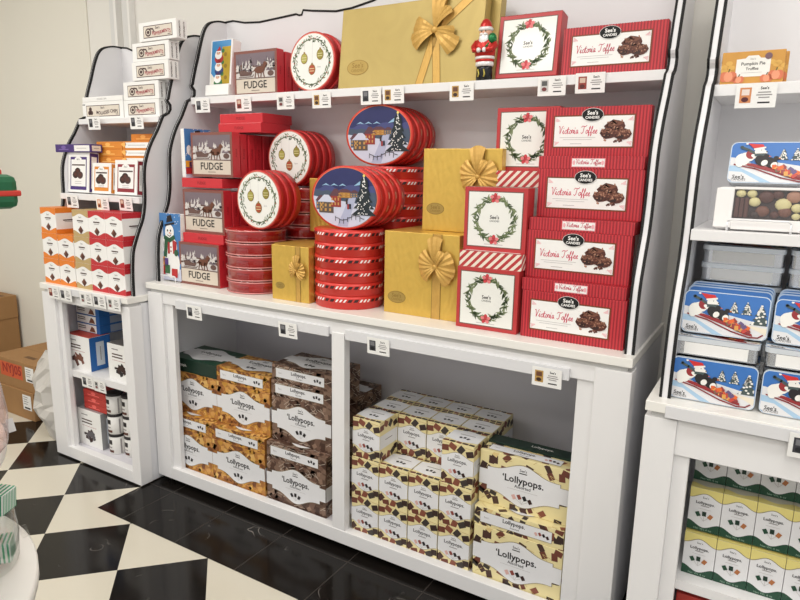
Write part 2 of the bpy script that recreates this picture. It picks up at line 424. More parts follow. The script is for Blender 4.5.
# ---- fudge
FU_RED = M(206, 50, 60, .28, 0, .04); FU_BR = M(136, 84, 74, .45, 0, .04)
MAUVE = M(122, 108, 116, .5, 0, .06); SNOWG = M(214, 208, 204, .5, 0, .05); TAUPE = M(104, 78, 72, .5, 0, .05); BEIGE = M(216, 204, 188, .5, 0, .03)
HORSE = M(110, 66, 48, .5, 0, .05)
def fudge_pic(A, w, h):
    rnd = random.Random(8)
    A.full(FU_BR, 0); m = .011; A.rect(m, m, w - m, h - m, MAUVE, 1)
    u0, u1, v0, v1 = m, w - m, m, h - m; W = u1 - u0; H = v1 - v0
    cl = (u0, v0, u1, v1)
    A.poly([(u0, v0 + H * .38), (u1, v0 + H * .38), (u1, v0 + H * .66), (u0 + W * .75, v0 + H * .72), (u0 + W * .5, v0 + H * .68), (u0 + W * .2, v0 + H * .74), (u0, v0 + H * .7)], TAUPE, 2)
    A.poly([(u0, v0 + H * .38), (u1, v0 + H * .38), (u1, v0 + H * .52), (u0 + W * .8, v0 + H * .62), (u0 + W * .35, v0 + H * .66), (u0 + W * .3, v0 + H * .58), (u0, v0 + H * .5)], SNOWG, 3)
    A.rect(u0, v0, u1, v0 + H * .36, BEIGE, 3); A.line([(u0, v0 + H * .375), (u1, v0 + H * .36)], .003, TAUPE, 4)
    for k in range(26):
        t = rnd.random() * .42; t = t if k % 2 else 1 - t
        x = u0 + W * t; y = v0 + H * rnd.uniform(.52, .66); s = H * rnd.uniform(.16, .3)
        for j in range(3): A.poly([(x - s * (.3 - j * .07), y + j * s * .28), (x + s * (.3 - j * .07), y + j * s * .28), (x, y + s * (.5 + j * .28))], SNOWG if (k + j) % 3 else MAUVE, 4 + j * .5, cl)
    # sleigh
    sx, sy = u0 + W * .28, v0 + H * .47
    A.poly([(sx - W * .2, sy + H * .1), (sx - W * .17, sy - H * .03), (sx + W * .12, sy - H * .03), (sx + W * .17, sy + H * .08), (sx + W * .05, sy + H * .06), (sx - W * .05, sy + H * .12)], TAUPE, 7)
    A.line([(sx - W * .2, sy - H * .06), (sx + W * .15, sy - H * .06), (sx + W * .19, sy - H * .01)], .003, TAUPE, 7)
    # horse
    hx, hy = u0 + W * .62, v0 + H * .57
    A.ell(hx, hy, W * .135, H * .09, HORSE, 7, 14)
    A.poly([(hx + W * .06, hy), (hx + W * .11, hy + H * .19), (hx + W * .16, hy + H * .2), (hx + W * .215, hy + H * .12), (hx + W * .17, hy + H * .11), (hx + W * .13, hy)], HORSE, 8)
    for dx, ex in ((-.09, -.12), (-.06, -.02), (.05, .03), (.08, .12)): A.line([(hx + W * dx, hy), (hx + W * (dx + ex) / 2, hy - H * .1), (hx + W * ex, hy - H * .19)], .005, HORSE, 7)
    A.line([(hx - W * .10, hy + H * .03), (hx - W * .16, hy - H * .03)], .004, HORSE, 7)
    A.ell(u0 + W * .9, v0 + H * .47, W * .08, H * .07, TAUPE, 6, 12)
    A.text('FUDGE', w / 2, v0 + H * .21, INK, height=H * .19, l=5, bold=.012)
    A.line([(w / 2 - W * .1, v0 + H * .06), (w / 2 + W * .1, v0 + H * .06)], .002, TAUPE, 5)
@kind('fudge_box', .236, .178, .042)
def _(w, h, d):
    b = carton(w, h, d, FU_RED); L = MB(); fudge_pic(FRONT(L, w, h, d, 1), w, h)
    A = RIGHT(b, w, h, d, 2); A.text('FUDGE', d / 2, h * .55, DKRED, width=.03, l=0, rot=PI / 2)
    return [('box_body', b, None, None), ('front_picture', L, None, 'winter picture of a horse and sleigh above the word FUDGE')]
@kind('fudge_box_back', .236, .172, .036)
def _(w, h, d):
    b = carton(w, h, d, FU_RED); A = RIGHT(b, w, h, d, 2); A.text('FUDGE', d / 2, h * .55, DKRED, width=.04, l=0, rot=PI / 2)
    return [('box_body', b, None, None)]
@kind('fudge_box_lying', .236, .038, .178)
def _(w, h, d):
    b = carton(w, h, d, FU_RED); A = FRONT(b, w, h, d, 2); A.text('FUDGE', w / 2, h / 2, DKRED, height=.011, l=0)
    return [('box_body', b, None, None)]

# ---- ornament tins (round)
TINRED = M(196, 44, 44, .3, .1, .04); TINRED2 = M(160, 28, 32, .35, .1, .04); TINWHITE = M(240, 240, 234, .35, 0, .02)
ORN = [M(176, 170, 84, .4, .2, 0), M(150, 140, 60, .4, .2, 0), M(176, 78, 52, .4, .2, 0), M(224, 214, 160, .4, 0, 0)]
def tin_side(mb, R, d, sx=1, sy=1, axis='y', seg=40, col=TINRED):
    pr = [(R * .97, 0), (R * .985, .002), (R * .985, d * .55), (R, d * .58), (R, d * .95), (R * .985, d)]
    mb.lathe(pr, col, (0, 0, 0), seg, axis, sx, sy)
@kind('ornament_tin', .225, .225, .037)
def _(w, h, d):
    R = w / 2; b = MB(); pr = [(R * .97, -d / 2), (R * .985, -d / 2 + .002), (R * .985, d * .05), (R, d * .08), (R, d * .46), (R * .97, d / 2)]
    b.lathe(pr, TINRED, (0, 0, R), 40, 'y')
    L = MB(); A = FRONT(L, w, h, d, 1); c = R
    A.ell(c, c, R * .965, R * .965, M(214, 120, 100, .35, .2, 0), 0, 40); A.ell(c, c, R * .93, R * .93, TINWHITE, 1, 40)
    rnd = random.Random(11); wreath(A, c, c, R * .80, 2, rnd, 110, False, .2)
    for k in range(30):
        a = rnd.random() * 6.3; A.ell(c + R * .78 * cos(a), c + R * .78 * sin(a), .0022, .0022, INK if k % 3 else FLOWER, 4, 6)
    for x, y, m in ((-.33, .12, 0), (.36, .22, 1), (.02, -.26, 2)):
        u, v = c + x * R, c + y * R
        A.line([(u, v), (u, c + R * .62)], .0009, LGREY, 2); A.ell(u, v, R * .15, R * .18, GOLDDK, 3, 18); A.ell(u, v, R * .125, R * .15, ORN[m], 4, 18)
        A.rect(u - .004, v + R * .17, u + .004, v + R * .22, GOLDDK, 3)
        for q in (-.05, .03): A.line([(u - R * .1, v + q * R), (u + R * .1, v + q * R)], .0025, ORN[3], 5)
    A.text("See's", c + R * .33, c - R * .18, GREY, width=.016, l=3)
    return [('tin_body', b, None, None), ('lid_picture', L, None, 'white lid with a leaf ring and three baubles')]
@kind('ornament_tin_back', .225, .225, .037)
def _(w, h, d):
    R = w / 2; b = MB(); pr = [(R * .9, -d / 2), (R * .985, -d / 2 + .002), (R * .985, d * .05), (R, d * .08), (R, d * .46), (R * .97, d / 2)]
    b.lathe(pr, TINRED, (0, 0, R), 40, 'y'); return [('tin_body', b, None, None)]

# ---- village tins (oval)
def ring_pts(a, b, n=40): return [(a * cos(2 * PI * k / n), b * sin(2 * PI * k / n)) for k in range(n)]
NAVY = M(44, 48, 98, .35, 0, .1); NAVY2 = M(70, 76, 128, .35, 0, .06); SNOWB = M(204, 208, 226, .4, 0, .04); PEAK = M(150, 190, 220, .4, 0, .04)
def village(A, a, b):
    cu, cv = a, b
    def inside(x, y): return ((x - cu) / (a * .93)) ** 2 + ((y - cv) / (b * .93)) ** 2 < 1
    A.ell(cu, cv, a * .955, b * .955, M(226, 120, 80, .35, .2, 0), 0, 44); A.ell(cu, cv, a * .93, b * .93, NAVY, 1, 44)
    def lower(f, l, mat):        # fill the oval below a height profile f(t)
        n = 40; up = []; dn = []
        for k in range(n + 1):
            x = -1 + 2 * k / n; x *= .999; yb = -math.sqrt(max(0, 1 - x * x)); yt = min(f(x), -yb)
            if yt > yb: up.append((cu + x * a * .93, cv + yt * b * .93)); dn.append((cu + x * a * .93, cv + yb * b * .93))
        A.poly(dn + up[::-1], mat, l)
    lower(lambda x: .35 + .08 * sin(9 * x) + .12 * max(0, 1 - abs(x - .45) * 4), 2, NAVY2)
    A.poly([(cu + a * .28, cv + b * .38), (cu + a * .48, cv + b * .55), (cu + a * .66, cv + b * .36), (cu + a * .5, cv + b * .42)], PEAK, 3)
    for x in (-.55, -.3, -.05): A.poly([(cu + a * (x - .12), cv + b * .36), (cu + a * x, cv + b * .44), (cu + a * (x + .12), cv + b * .36), (cu + a * x, cv + b * .39)], PEAK, 3)
    lower(lambda x: .22 + .02 * sin(20 * x), 4, M(70, 84, 104, .4, 0, .06))
    lower(lambda x: -.12 - .15 * x, 5, SNOWB)
    A.poly([(cu - a * .2, cv - b * .9), (cu + a * .1, cv - b * .9), (cu + a * .35, cv + b * .02), (cu + a * .15, cv + b * .02)], M(176, 182, 208, .4, 0, .04), 6)
    houses = ((-.74, -.40, .26, .40, (74, 88, 116)), (-.56, -.5, .42, .5, (92, 78, 70)), (-.26, -.3, .3, .5, (150, 52, 46)), (.02, .0, .42, .24, (178, 126, 56)), (.32, .02, .22, .2, (88, 96, 110)))
    for i, (x, y, ww, hh, col) in enumerate(houses):
        u, v = cu + x * a * .95, cv + y * b; W, H = ww * a / .95, hh * b * 1.15
        m = M(*col, .45, 0, .08)
        A.rect(u - W / 2, v, u + W / 2, v + H * .65, m, 7 + i * .2); A.poly([(u - W * .6, v + H * .6), (u + W * .6, v + H * .6), (u + W * .15, v + H), (u - W * .15, v + H)], SNOWB if i in (1,) else M(96, 60, 70, .45, 0, .05), 8 + i * .2)
        for p in range(3):
            for q in range(2): A.rect(u - W * .4 + p * W * .3, v + H * (.1 + .25 * q), u - W * .27 + p * W * .3, v + H * (.25 + .25 * q), M(196, 150, 84, .4, 0, 0), 9.5)
    TG = M(26, 38, 44, .5, 0, .1); tx, ty = cu + a * .58, cv - b * .52; hh = b * 1.22; rnd = random.Random(4)
    for j in range(5): A.poly([(tx - a * (.36 - .06 * j), ty + hh * .17 * j), (tx + a * (.36 - .06 * j), ty + hh * .17 * j), (tx + a * .1, ty + hh * (.2 + .17 * j)), (tx, ty + hh * (.32 + .17 * j)), (tx - a * .1, ty + hh * (.2 + .17 * j))], TG, 10 + j * .1)
    for _i in range(60):
        t = rnd.random(); x = tx + a * .25 * (1 - t) * rnd.uniform(-1, 1); A.ell(x, ty + hh * t * .95, .0022, .0022, CARD, 11.5, 6)
    A.ell(tx, ty + hh, .005, .005, M(240, 220, 120, .4, 0, 0), 11.5, 8)
    for k in range(7):
        x = cu + a * (-.25 + .12 * k); y = cv - b * (.62 + .08 * sin(k)); A.line([(x, y), (x + a * .12, y - b * .04 * cos(k))], .002, INK, 11); A.line([(x, y - b * .12), (x, y + b * .03)], .002, INK, 11)
    for x, y, c in ((.1, -.35, (150, 40, 40)), (.16, -.34, (40, 44, 60)), (.06, -.2, (60, 40, 40))): A.rect(cu + x * a, cv + y * b, cu + (x + .05) * a, cv + (y + .16) * b, M(*c, .5, 0, 0), 11)
TRED = M(214, 56, 48, .3, .1, .04)
def oval_tin(a, b, d, axis, back=False):
    mb = MB(); R = []
    for s, t in ((.965, 0), (.985, .002), (.985, d * .5), (1, d * .53), (1, d * .97), (.97, d)):
        if axis == 'y': R.append([(x * s, d / 2 - t, y * s + b) for x, y in ring_pts(a, b)])
        else: R.append([(x * s, y * s, t) for x, y in ring_pts(a, b)])
    mb.loft(R, TRED); return mb
@kind('village_tin', .290, .22, .04)
def _(w, h, d):
    L = MB(); village(FRONT(L, w, h, d, 1), w / 2, h / 2)
    return [('tin_body', oval_tin(w / 2, h / 2, d, 'y'), None, None), ('lid_picture', L, None, 'snowy village scene with a lit tree under a navy sky')]
@kind('village_tin_back', .290, .22, .04)
def _(w, h, d):
    mb = oval_tin(w / 2, h / 2, d, 'y'); A_ = MB(); n = 60; P = ring_pts(w / 2 + .0006, h / 2 + .0006, n)
    A_.v = [(x, -.004, y + h / 2) for x, y in P] + [(x, -.001, y + h / 2) for x, y in P]
    for k in range(n):
        A_.f.append((k, (k + 1) % n, n + (k + 1) % n, n + k)); A_.mi.append(A_.m(M(236, 190, 150, .4, 0, 0) if k % 4 in (0, 1) else TRED)); A_.sm.append(True)
    return [('tin_body', mb, None, None), ('side_band', A_, None, 'pale dashes round the side')]
def tin_lying(a, b, d):
    mb = oval_tin(a, b, d, 'z'); S = MB(); n = 108
    P = ring_pts(a * 1.004 + .0004, b * 1.004 + .0004, n); z0, z1 = d * .58, d * .80
    DK = M(52, 26, 28, .4, 0, 0); pat = (CARD, TRED, CARD, TRED, CARD, TRED, DK, DK, TRED, DK, DK, TRED)
    S.v = [(x, y, z0) for x, y in P] + [(x, y, z1) for x, y in P]
    for k in range(n):
        S.f.append((k, (k + 1) % n, n + (k + 2) % n, n + (k + 1) % n)); S.mi.append(S.m(pat[k % 12])); S.sm.append(True)
    return [('tin_body', mb, None, None), ('side_band', S, None, 'candy cane and dark dashes round the lid')]
@kind('village_tin_lying', .258, .0465, .236)
def _(w, h, d): return tin_lying(w / 2, d / 2, h)
@kind('village_tin_lying_wide', .25, .0455, .21)
def _(w, h, d): return tin_lying(w / 2, d / 2, h)
@kind('wrapped_tin_lying', .214, .05, .214)
def _(w, h, d): return wrapped(w, h, d)
@kind('wrapped_tin_front', .244, .05, .244)
def _(w, h, d): return wrapped(w, h, d)
def wrapped(w, h, d):
    R = w / 2; b = MB()
    b.lathe([(R * .93, .001), (R * .95, .003), (R * .95, h * .62), (R * .965, h * .64), (R * .965, h * .93), (R * .93, h * .95)], TINRED, (0, 0, 0), 40)
    P = MB(); n = 40
    for k in range(n):
        if (k // 3) % 2: continue
        q, r = 2 * PI * k / n, 2 * PI * (k + 1) / n; rr = R * .955
        P.face([(rr * cos(q), rr * sin(q), h * .12), (rr * cos(r), rr * sin(r), h * .12), (rr * cos(r), rr * sin(r), h * .58), (rr * cos(q), rr * sin(q), h * .58)], TINRED2)
    W = MB(); W.lathe([(R * .97, .0), (R * .985, .004), (R * .98, h * .5), (R * .985, h * .94), (R * .97, h)], CLEARRED, (0, 0, 0), 40, cap=False)
    for z in (.004, h - .005): W.tube([(R * .985 * cos(2 * PI * k / 30), R * .985 * sin(2 * PI * k / 30), z) for k in range(30)], .0024, M(226, 150, 146, .2, .1, 0), 5, True)
    return [('tin_body', b, None, None), ('plaid_band', P, None, 'darker red check round the side'), ('clear_wrap', W, None, 'clear plastic wrap with thick rims')]

# ---- snowman box and wire easel
SKY = M(70, 126, 186, .45, 0, .06)
def snowman(A, w, h):
    A.full(SKY, 0); c = w / 2; S = CARD; rnd = random.Random(2); cl = (0, 0, w, h)
    for _i in range(26): A.ell(rnd.random() * w, h * (.45 + .55 * rnd.random()), .0022, .0022, CARD, 1, 6, cl)
    A.rect(0, 0, w, h * .18, SNOWB, 1)
    A.ell(c * 1.15, h * .25, w * .38, h * .22, S, 2, 20, cl); A.ell(c, h * .5, w * .34, h * .17, S, 3, 20); A.ell(c * .98, h * .72, w * .21, h * .12, S, 4, 20)
    A.poly([(c * .7, h * .86), (c * 1.3, h * .89), (c * 1.15, h * .98), (c * .8, h * .96)], INK, 5); A.line([(c * .58, h * .82), (c * 1.42, h * .86)], .008, INK, 5)
    G = M(46, 92, 62, .5, 0, .05); A.line([(c * .55, h * .64), (c, h * .6), (c * 1.4, h * .65)], .018, G, 6); A.poly([(c * .55, h * .63), (c * .85, h * .61), (c * .7, h * .34), (c * .4, h * .36)], G, 6)
    R_ = M(178, 44, 46, .5, 0, 0); A.poly([(c * .8, h * .6), (c * 1.0, h * .6), (c * 1.0, h * .4), (c * .8, h * .4)], R_, 5); A.poly([(c * 1.25, h * .62), (c * 1.65, h * .58), (c * 1.6, h * .42), (c * 1.3, h * .4)], R_, 5)
    A.ell(c * 1.6, h * .42, w * .1, h * .05, G, 6, 10); A.ell(c * .3, h * .57, w * .09, h * .1, S, 3, 12, cl)
    for x in (-.18, .1): A.ell(c + x * c, h * .745, .004, .005, INK, 6, 8)
    A.poly([(c * .95, h * .725), (c * .95, h * .705), (c * 1.25, h * .7)], M(232, 130, 50, .5, 0, 0), 6); A.line([(c * .8, h * .68), (c, h * .66), (c * 1.15, h * .685)], .003, INK, 6)
    for y in (.5, .44): A.ell(c * 1.12, h * y, .004, .004, R_, 7, 8)
    for x, y, col in ((.1, .22, (236, 160, 44)), (.26, .2, (90, 60, 130)), (.12, .08, (190, 44, 46)), (.34, .1, (60, 110, 70)), (.7, .05, (190, 44, 46))): A.rect(w * x - .016, h * y, w * x + .02, h * (y + .13), M(*col, .5, 0, 0), 8) if w * x > .016 else A.rect(0, h * y, w * x + .02, h * (y + .13), M(*col, .5, 0, 0), 8)
@kind('snowman_box', .132, .285, .03)
def _(w, h, d):
    b = carton(w, h, d, CARD, .004); L = MB(); snowman(FRONT(L, w, h, d, 1), w, h)
    return [('box_body', b, None, None), ('front_picture', L, None, 'snowman in a top hat and green scarf on blue')]
@kind('snowman_box_small', .125, .20, .03)
def _(w, h, d):
    b = carton(w, h, d, CARD, .004); L = MB(); snowman(FRONT(L, w, h, d, 1), w, h)
    return [('box_body', b, None, None), ('front_picture', L, None, 'snowman in a top hat and green scarf on blue')]
WIRE = M(240, 240, 242, .3, .1, 0, 'white_wire')
def easel(name, label, x, y, z, w, h, d, group=None):
    mb = MB(); r = .0028
    for s in (-1, 1):
        mb.tube([(s * w / 2, -d * .5, .022), (s * w / 2, -d * .5, r), (s * w / 2, d * .5, r), (s * w / 2 * .8, d * .5, h)], r, WIRE)
    mb.tube([(-w / 2, -d * .5, .022), (-w / 2 * .9, -d * .5, .028), (w / 2 * .9, -d * .5, .028), (w / 2, -d * .5, .022)], r, WIRE)
    mb.tube([(-w / 2 * .8, d * .5, h), (0, d * .5, h + .006), (w / 2 * .8, d * .5, h)], r, WIRE)
    o = mb.build(name); o.location = (x, y, z); return setp(o, label, 'easel', group)

# ---- carton with stacked Santas (shelf, far left)
@kind('santa_carton', .128, .235, .05)
def _(w, h, d):
    b = carton(w, h, d, CARD, .003); L = MB(); A = FRONT(L, w, h, d, 1); cl = (.008, .05, w - .008, h - .004)
    A.rect(.008, .05, w - .008, h - .004, M(64, 140, 196, .4, 0, .05), 0)
    YG = M(190, 160, 50, .3, .4, .1); A.poly([(w - .008, h - .03), (w * .55, h - .03), (w * .45, .05), (w - .008, .05)], YG, 1)
    A.poly([(.008, .05), (.008, h * .42), (w * .42, .05)], M(230, 226, 214, .4, 0, 0), 1)
    for i, v in enumerate((.068, .118, .168)):
        u = w * (.42 + .02 * (i % 2))
        A.ell(u, v - .012, .026, .02, (M(44, 110, 58, .4, 0, 0), M(40, 60, 120, .4, 0, 0), M(176, 40, 40, .4, 0, 0))[i], 2 + i, 14, cl)
        A.ell(u - .004, v + .004, .021, .018, CARD, 2.5 + i, 14); A.ell(u - .004, v + .012, .012, .008, M(226, 176, 150, .5, 0, 0), 3 + i, 10)
        A.poly([(u - .018, v + .018), (u + .012, v + .018), (u + .002, v + .040)], M(186, 36, 40, .4, 0, 0), 3 + i); A.rect(u - .019, v + .015, u + .013, v + .020, CARD, 3.4 + i)
        for x in (-.009, .001): A.ell(u + x, v + .013, .0018, .0018, INK, 3.6 + i, 6)
    for i in range(9): A.ell(w * .68 + .012 * sin(i * 2.2), .06 + .016 * i, .009, .009, (YG, M(150, 120, 40, .3, .3, 0), M(60, 120, 60, .4, 0, 0))[i % 3], 3, 10, cl)
    F = MB(); F.box(-w / 2 - .006, w / 2 + .004, -d / 2 - .016, -d / 2 - .001, 0, .045, CARD, .003)
    return [('box_body', b, None, None), ('front_picture', L, None, 'three small Santas on blue and gold'), ('base_tray', F, None, 'white front lip')]

# ---- peppermint boxes
PBE = M(224, 214, 200, .5, 0, .03); PINKRED = M(168, 66, 76, .5, 0, 0); DKB = M(74, 50, 48, .5, 0, 0)
def candy_label(A, w, h, words, ink, swirl=True):
    u0, v0, u1, v1 = .03, h * .16, w - .025, h * .80
    A.rect(u0, v0, u1, v1, DKB, 0); A.rect(u0 + .003, v0 + .003, u1 - .003, v1 - .003, PBE, 1)
    c, v = u0 + .032, (v0 + v1) / 2
    if swirl:
        A.ell(c, v - .002, .019, .017, DKB, 2, 16); A.ring(c, v - .002, .013, .011, .004, PBE, 3, 16)
        A.line([(c + .012, v + .012), (c + .03, v + .010), (c + .038, v - .002)], .006, DKB, 2)
    else:
        for x, y in ((-.008, -.008), (.008, -.008), (0, .008)): A.ell(c + x, v + y, .011, .010, DKB, 2, 12)
    A.text("See's", u0 + (u1 - u0) * .5, v1 - .011, DKB, height=.011, l=2, bold=.02)
    A.text(words, u0 + (u1 - u0) * .63, v - .006, ink, width=(u1 - u0) * .64, l=2, bold=.025, wave=.0035)
    A.line([(u1 - .028, v0 + .008), (u1 - .01, v0 + .008)], .0025, DKB, 2)
def candy_box(w, h, d, words, ink, swirl=True):
    b = carton(w, h, d, CARD, .002); L = MB(); candy_label(FRONT(L, w, h, d, 1), w, h, words, ink, swirl)
    A = RIGHT(L, w, h, d, 1)
    A.text(words, d * .3, h / 2, DKB, width=h * .8, l=0, rot=PI / 2, bold=.02); A.text(words, d * .72, h / 2, DKB, width=h * .8, l=0, rot=PI / 2, bold=.02)
    return [('box_body', b, None, None), ('printed_label', L, None, 'beige bordered label with dark lettering')]
@kind('peppermint_box', .238, .077, .055)
def _(w, h, d): return candy_box(w, h, d, 'PEPPERMINTS', PINKRED)
@kind('molasses_box', .302, .080, .055)
def _(w, h, d): return candy_box(w, h, d, 'MOLASSES CHIPS', DKB, False)
@kind('molasses_box_lying', .296, .022, .11)
def _(w, h, d):
    b = carton(w, h, d, CARD, .002); L = MB(); A = FRONT(L, w, h, d, 1); A.text('MOLASSES CHIPS', w / 2, h / 2, GREY, width=.07, l=0)
    return [('box_body', b, None, None), ('printed_label', L, None, 'grey lettering on the edge')]

# ---- upright chocolate boxes
def choc_box(w, h, d, col):
    m = M(*col, .45, 0, .04); b = carton(w, h, d, CARD, .002)
    L = MB(); A = FRONT(L, w, h, d, 1); u0, v0, u1, v1 = w * .13, .012, w * .9, h * .88
    A.rect(u0, v0, u1, v1, m, 0); A.rect(u0 + .006, v0 + .016, u1 - .006, v1 - .012, CARD, 1)
    A.ell(w * .5, v1 - .012, w * .17, .013, CARD, 2, 16)
    A.text("See's", w * .5, v1 - .010, INK, width=.022, l=3)
    A.line([(u0 + .014, h * .68), (u1 - .014, h * .68)], .006, DKB, 2)
    rnd = random.Random(7); ch = (DKB, CH4, INK)
    for x, y, s in ((-.12, -.02, .022), (.1, -.03, .022), (-.02, .06, .022)): A.ell(w * (.5 + x), h * (.46 + y), s, s * .78, ch[rnd.randrange(3)], 2 + x, 12); A.ell(w * (.5 + x), h * (.47 + y), s * .5, s * .35, CH1, 3, 10)
    for k in range(2): A.line([(w * .36, h * (.27 - .05 * k)), (w * .66, h * (.27 - .05 * k))], .0025, LGREY, 2)
    A = RIGHT(L, w, h, d, 1); A.full(m, 0, .004); A.rect(.012, .02, d - .012, h - .02, CARD, 1)
    for k in range(3): A.line([(d * .35 + k * .008, h * .3), (d * .35 + k * .008, h * .7)], .002, GREY, 2)
    return [('box_body', b, None, None), ('printed_label', L, None, None)]
PURPLE, ORANGE, MAROON = (70, 46, 118), (222, 138, 50), (142, 40, 52)
@kind('choc_purple', .160, .184, .05)
def _(w, h, d): return choc_box(w, h, d, PURPLE)
@kind('choc_orange', .134, .136, .05)
def _(w, h, d): return choc_box(w, h, d, ORANGE)
@kind('choc_maroon', .150, .150, .05)
def _(w, h, d): return choc_box(w, h, d, MAROON)
def flat_box(w, h, d, col, fr=1.0, side=True):
    m = M(*col, .45, 0, .04); b = carton(w, h, d, m, .002); L = MB(); A = FRONT(L, w, h, d, 1)
    if fr < 1: A.rect(w * fr, .005, w - .006, h - .005, CARD, 0); A.line([(w * fr + .02, h * .5), (w - .03, h * .5)], .003, LGREY, 1)
    A.ell(w * fr * .45, h * .62, .018, .008, M(min(255, col[0] + 50), min(255, col[1] + 50), min(255, col[2] + 50), .45, 0, 0), 0, 12)
    A.line([(w * fr * .2, h * .35), (w * fr * .7, h * .35)], .004, M(min(255, col[0] + 60), min(255, col[1] + 60), min(255, col[2] + 60), .45, 0, 0), 1)
    A = RIGHT(L, w, h, d, 1)
    if side: A.rect(.008, .006, d - .008, h - .006, M(222, 214, 204, .5, 0, 0), 0); A.line([(d * .3, h * .5), (d * .7, h * .5)], .003, GREY, 1)
    return [('box_body', b, None, None), ('printed_label', L, None, None)]
@kind('flat_purple', .270, .036, .06)
def _(w, h, d): return flat_box(w, h, d, PURPLE, .55)
@kind('flat_orange_label', .185, .0335, .20)
def _(w, h, d): return flat_box(w, h, d, ORANGE, .1)
@kind('flat_orange', .185, .0335, .20)
def _(w, h, d): return flat_box(w, h, d, ORANGE)

# ---- truffle boxes in the grid
def truffle(w, h, d, col):
    m = M(*col, .45, 0, .04); b = carton(w, h, d, CARD, .0015); L = MB()
    for A, wv in ((FRONT(L, w, h, d, 1), True), (RIGHT(L, w, h, d, 1), False)):
        n = 12; f = lambda t: h * (.80 + (.065 * cos(2 * PI * (t - .5)) if wv else 0)); g = lambda t: h * (.17 - (.065 * cos(2 * PI * (t - .5)) if wv else 0))
        ts = [k / n for k in range(n + 1)]
        A.poly([(t * w, f(t)) for t in ts] + [(w, h), (0, h)], m, 0); A.poly([(0, 0), (w, 0)] + [(t * w, g(t)) for t in ts[::-1]], m, 0)
        if wv:
            A.text("See's", w / 2, h * .74, INK, width=.018, l=2); A.line([(w * .32, h * .60), (w * .68, h * .60)], .005, DKB, 2); A.line([(w * .36, h * .53), (w * .64, h * .53)], .002, GREY, 2)
            A.sq(w / 2, h * .25, .013, .013, PI / 4, CH1, 2); A.poly([(w / 2 - .018, h * .25), (w / 2, h * .25 + .018), (w / 2 + .004, h * .25 + .01), (w / 2 - .008, h * .25 - .004)], CH2, 3)
        else: A.line([(w * .3, h * .52), (w * .72, h * .52)], .005, DKB, 2); A.line([(w * .35, h * .46), (w * .66, h * .46)], .002, GREY, 2)
    A = TOP(L, w, h, d, 1); A.full(m, 0, .001)
    return [('box_body', b, None, None), ('printed_label', L, None, None)]
@kind('truffle_orange', .118, .116, .116)
def _(w, h, d): return truffle(w, h, d, (232, 130, 40))
@kind('truffle_gold', .114, .116, .116)
def _(w, h, d): return truffle(w, h, d, (192, 164, 112))
@kind('truffle_red', .114, .116, .116)
def _(w, h, d): return truffle(w, h, d, (196, 44, 52))

# ---- pecan boxes, grey boxes, cans
BLUE = M(38, 100, 172, .45, 0, .04)
def nut_box(w, h, d, side, blob, top):
    b = carton(w, h, d, CARD, .002); L = MB(); A = FRONT(L, w, h, d, 1)
    A.line([(w * .2, h * .86), (w * .45, h * .86)], .005, GREY, 0)
    for k in range(2): A.line([(w * .2, h * (.72 - .08 * k)), (w * .62, h * (.72 - .08 * k))], .006, DKB, 0)
    A.line([(w * .2, h * .55), (w * .8, h * .55)], .0015, PINKRED, 0)
    rnd = random.Random(5)
    for k in range(9): A.sq(w * rnd.uniform(.3, .72), h * rnd.uniform(.18, .42), w * rnd.uniform(.08, .16), h * rnd.uniform(.03, .07), rnd.uniform(-1.2, .2), rnd.choice(blob), 1 + k * .1)
    A = RIGHT(L, w, h, d, 1); A.full(side, 0, .001); A.rect(d * .3, h * .14, d * .68, h * .84, M(214, 222, 232, .5, 0, 0), 1); A.line([(d * .5, h * .3), (d * .5, h * .7)], .004, GREY, 2)
    A = TOP(L, w, h, d, 1); A.full(top, 0, .001)
    return [('box_body', b, None, None), ('printed_label', L, None, None)]
@kind('pecan_box', .185, .165, .11)
def _(w, h, d): return nut_box(w, h, d, BLUE, (CH1, CH2, M(130, 66, 40, .5, 0, 0)), M(204, 70, 54, .45, 0, 0))
@kind('dark_choc_box', .17, .168, .11)
def _(w, h, d): return nut_box(w, h, d, BLUE, (INK, CH4), M(120, 116, 112, .45, 0, 0))
@kind('grey_box', .185, .185, .10)
def _(w, h, d): return nut_box(w, h, d, M(150, 150, 152, .4, .2, 0), (CH4, M(96, 92, 96, .5, 0, 0)), M(170, 170, 172, .4, .2, 0))
@kind('pecan_flat', .18, .043, .16)
def _(w, h, d):
    b = carton(w, h, d, BLUE, .002); L = MB(); A = FRONT(L, w, h, d, 1); A.rect(.004, .003, w * .86, h - .003, CARD, 0)
    for k in range(2): A.line([(w * .08, h * (.68 - .22 * k)), (w * .4, h * (.68 - .22 * k))], .004, DKB, 1)
    A.poly([(w * .55, h * .15), (w * .82, h * .15), (w * .76, h * .6), (w * .66, h * .8)], CH2, 1)
    A = RIGHT(L, w, h, d, 1); A.rect(d * .35, .004, d - .006, h - .004, M(150, 160, 180, .5, 0, 0), 0)
    return [('box_body', b, None, None), ('printed_label', L, None, None)]
@kind('red_flat', .175, .032, .12)
def _(w, h, d): return flat_box(w, h, d, (196, 62, 54), 1.0, False)
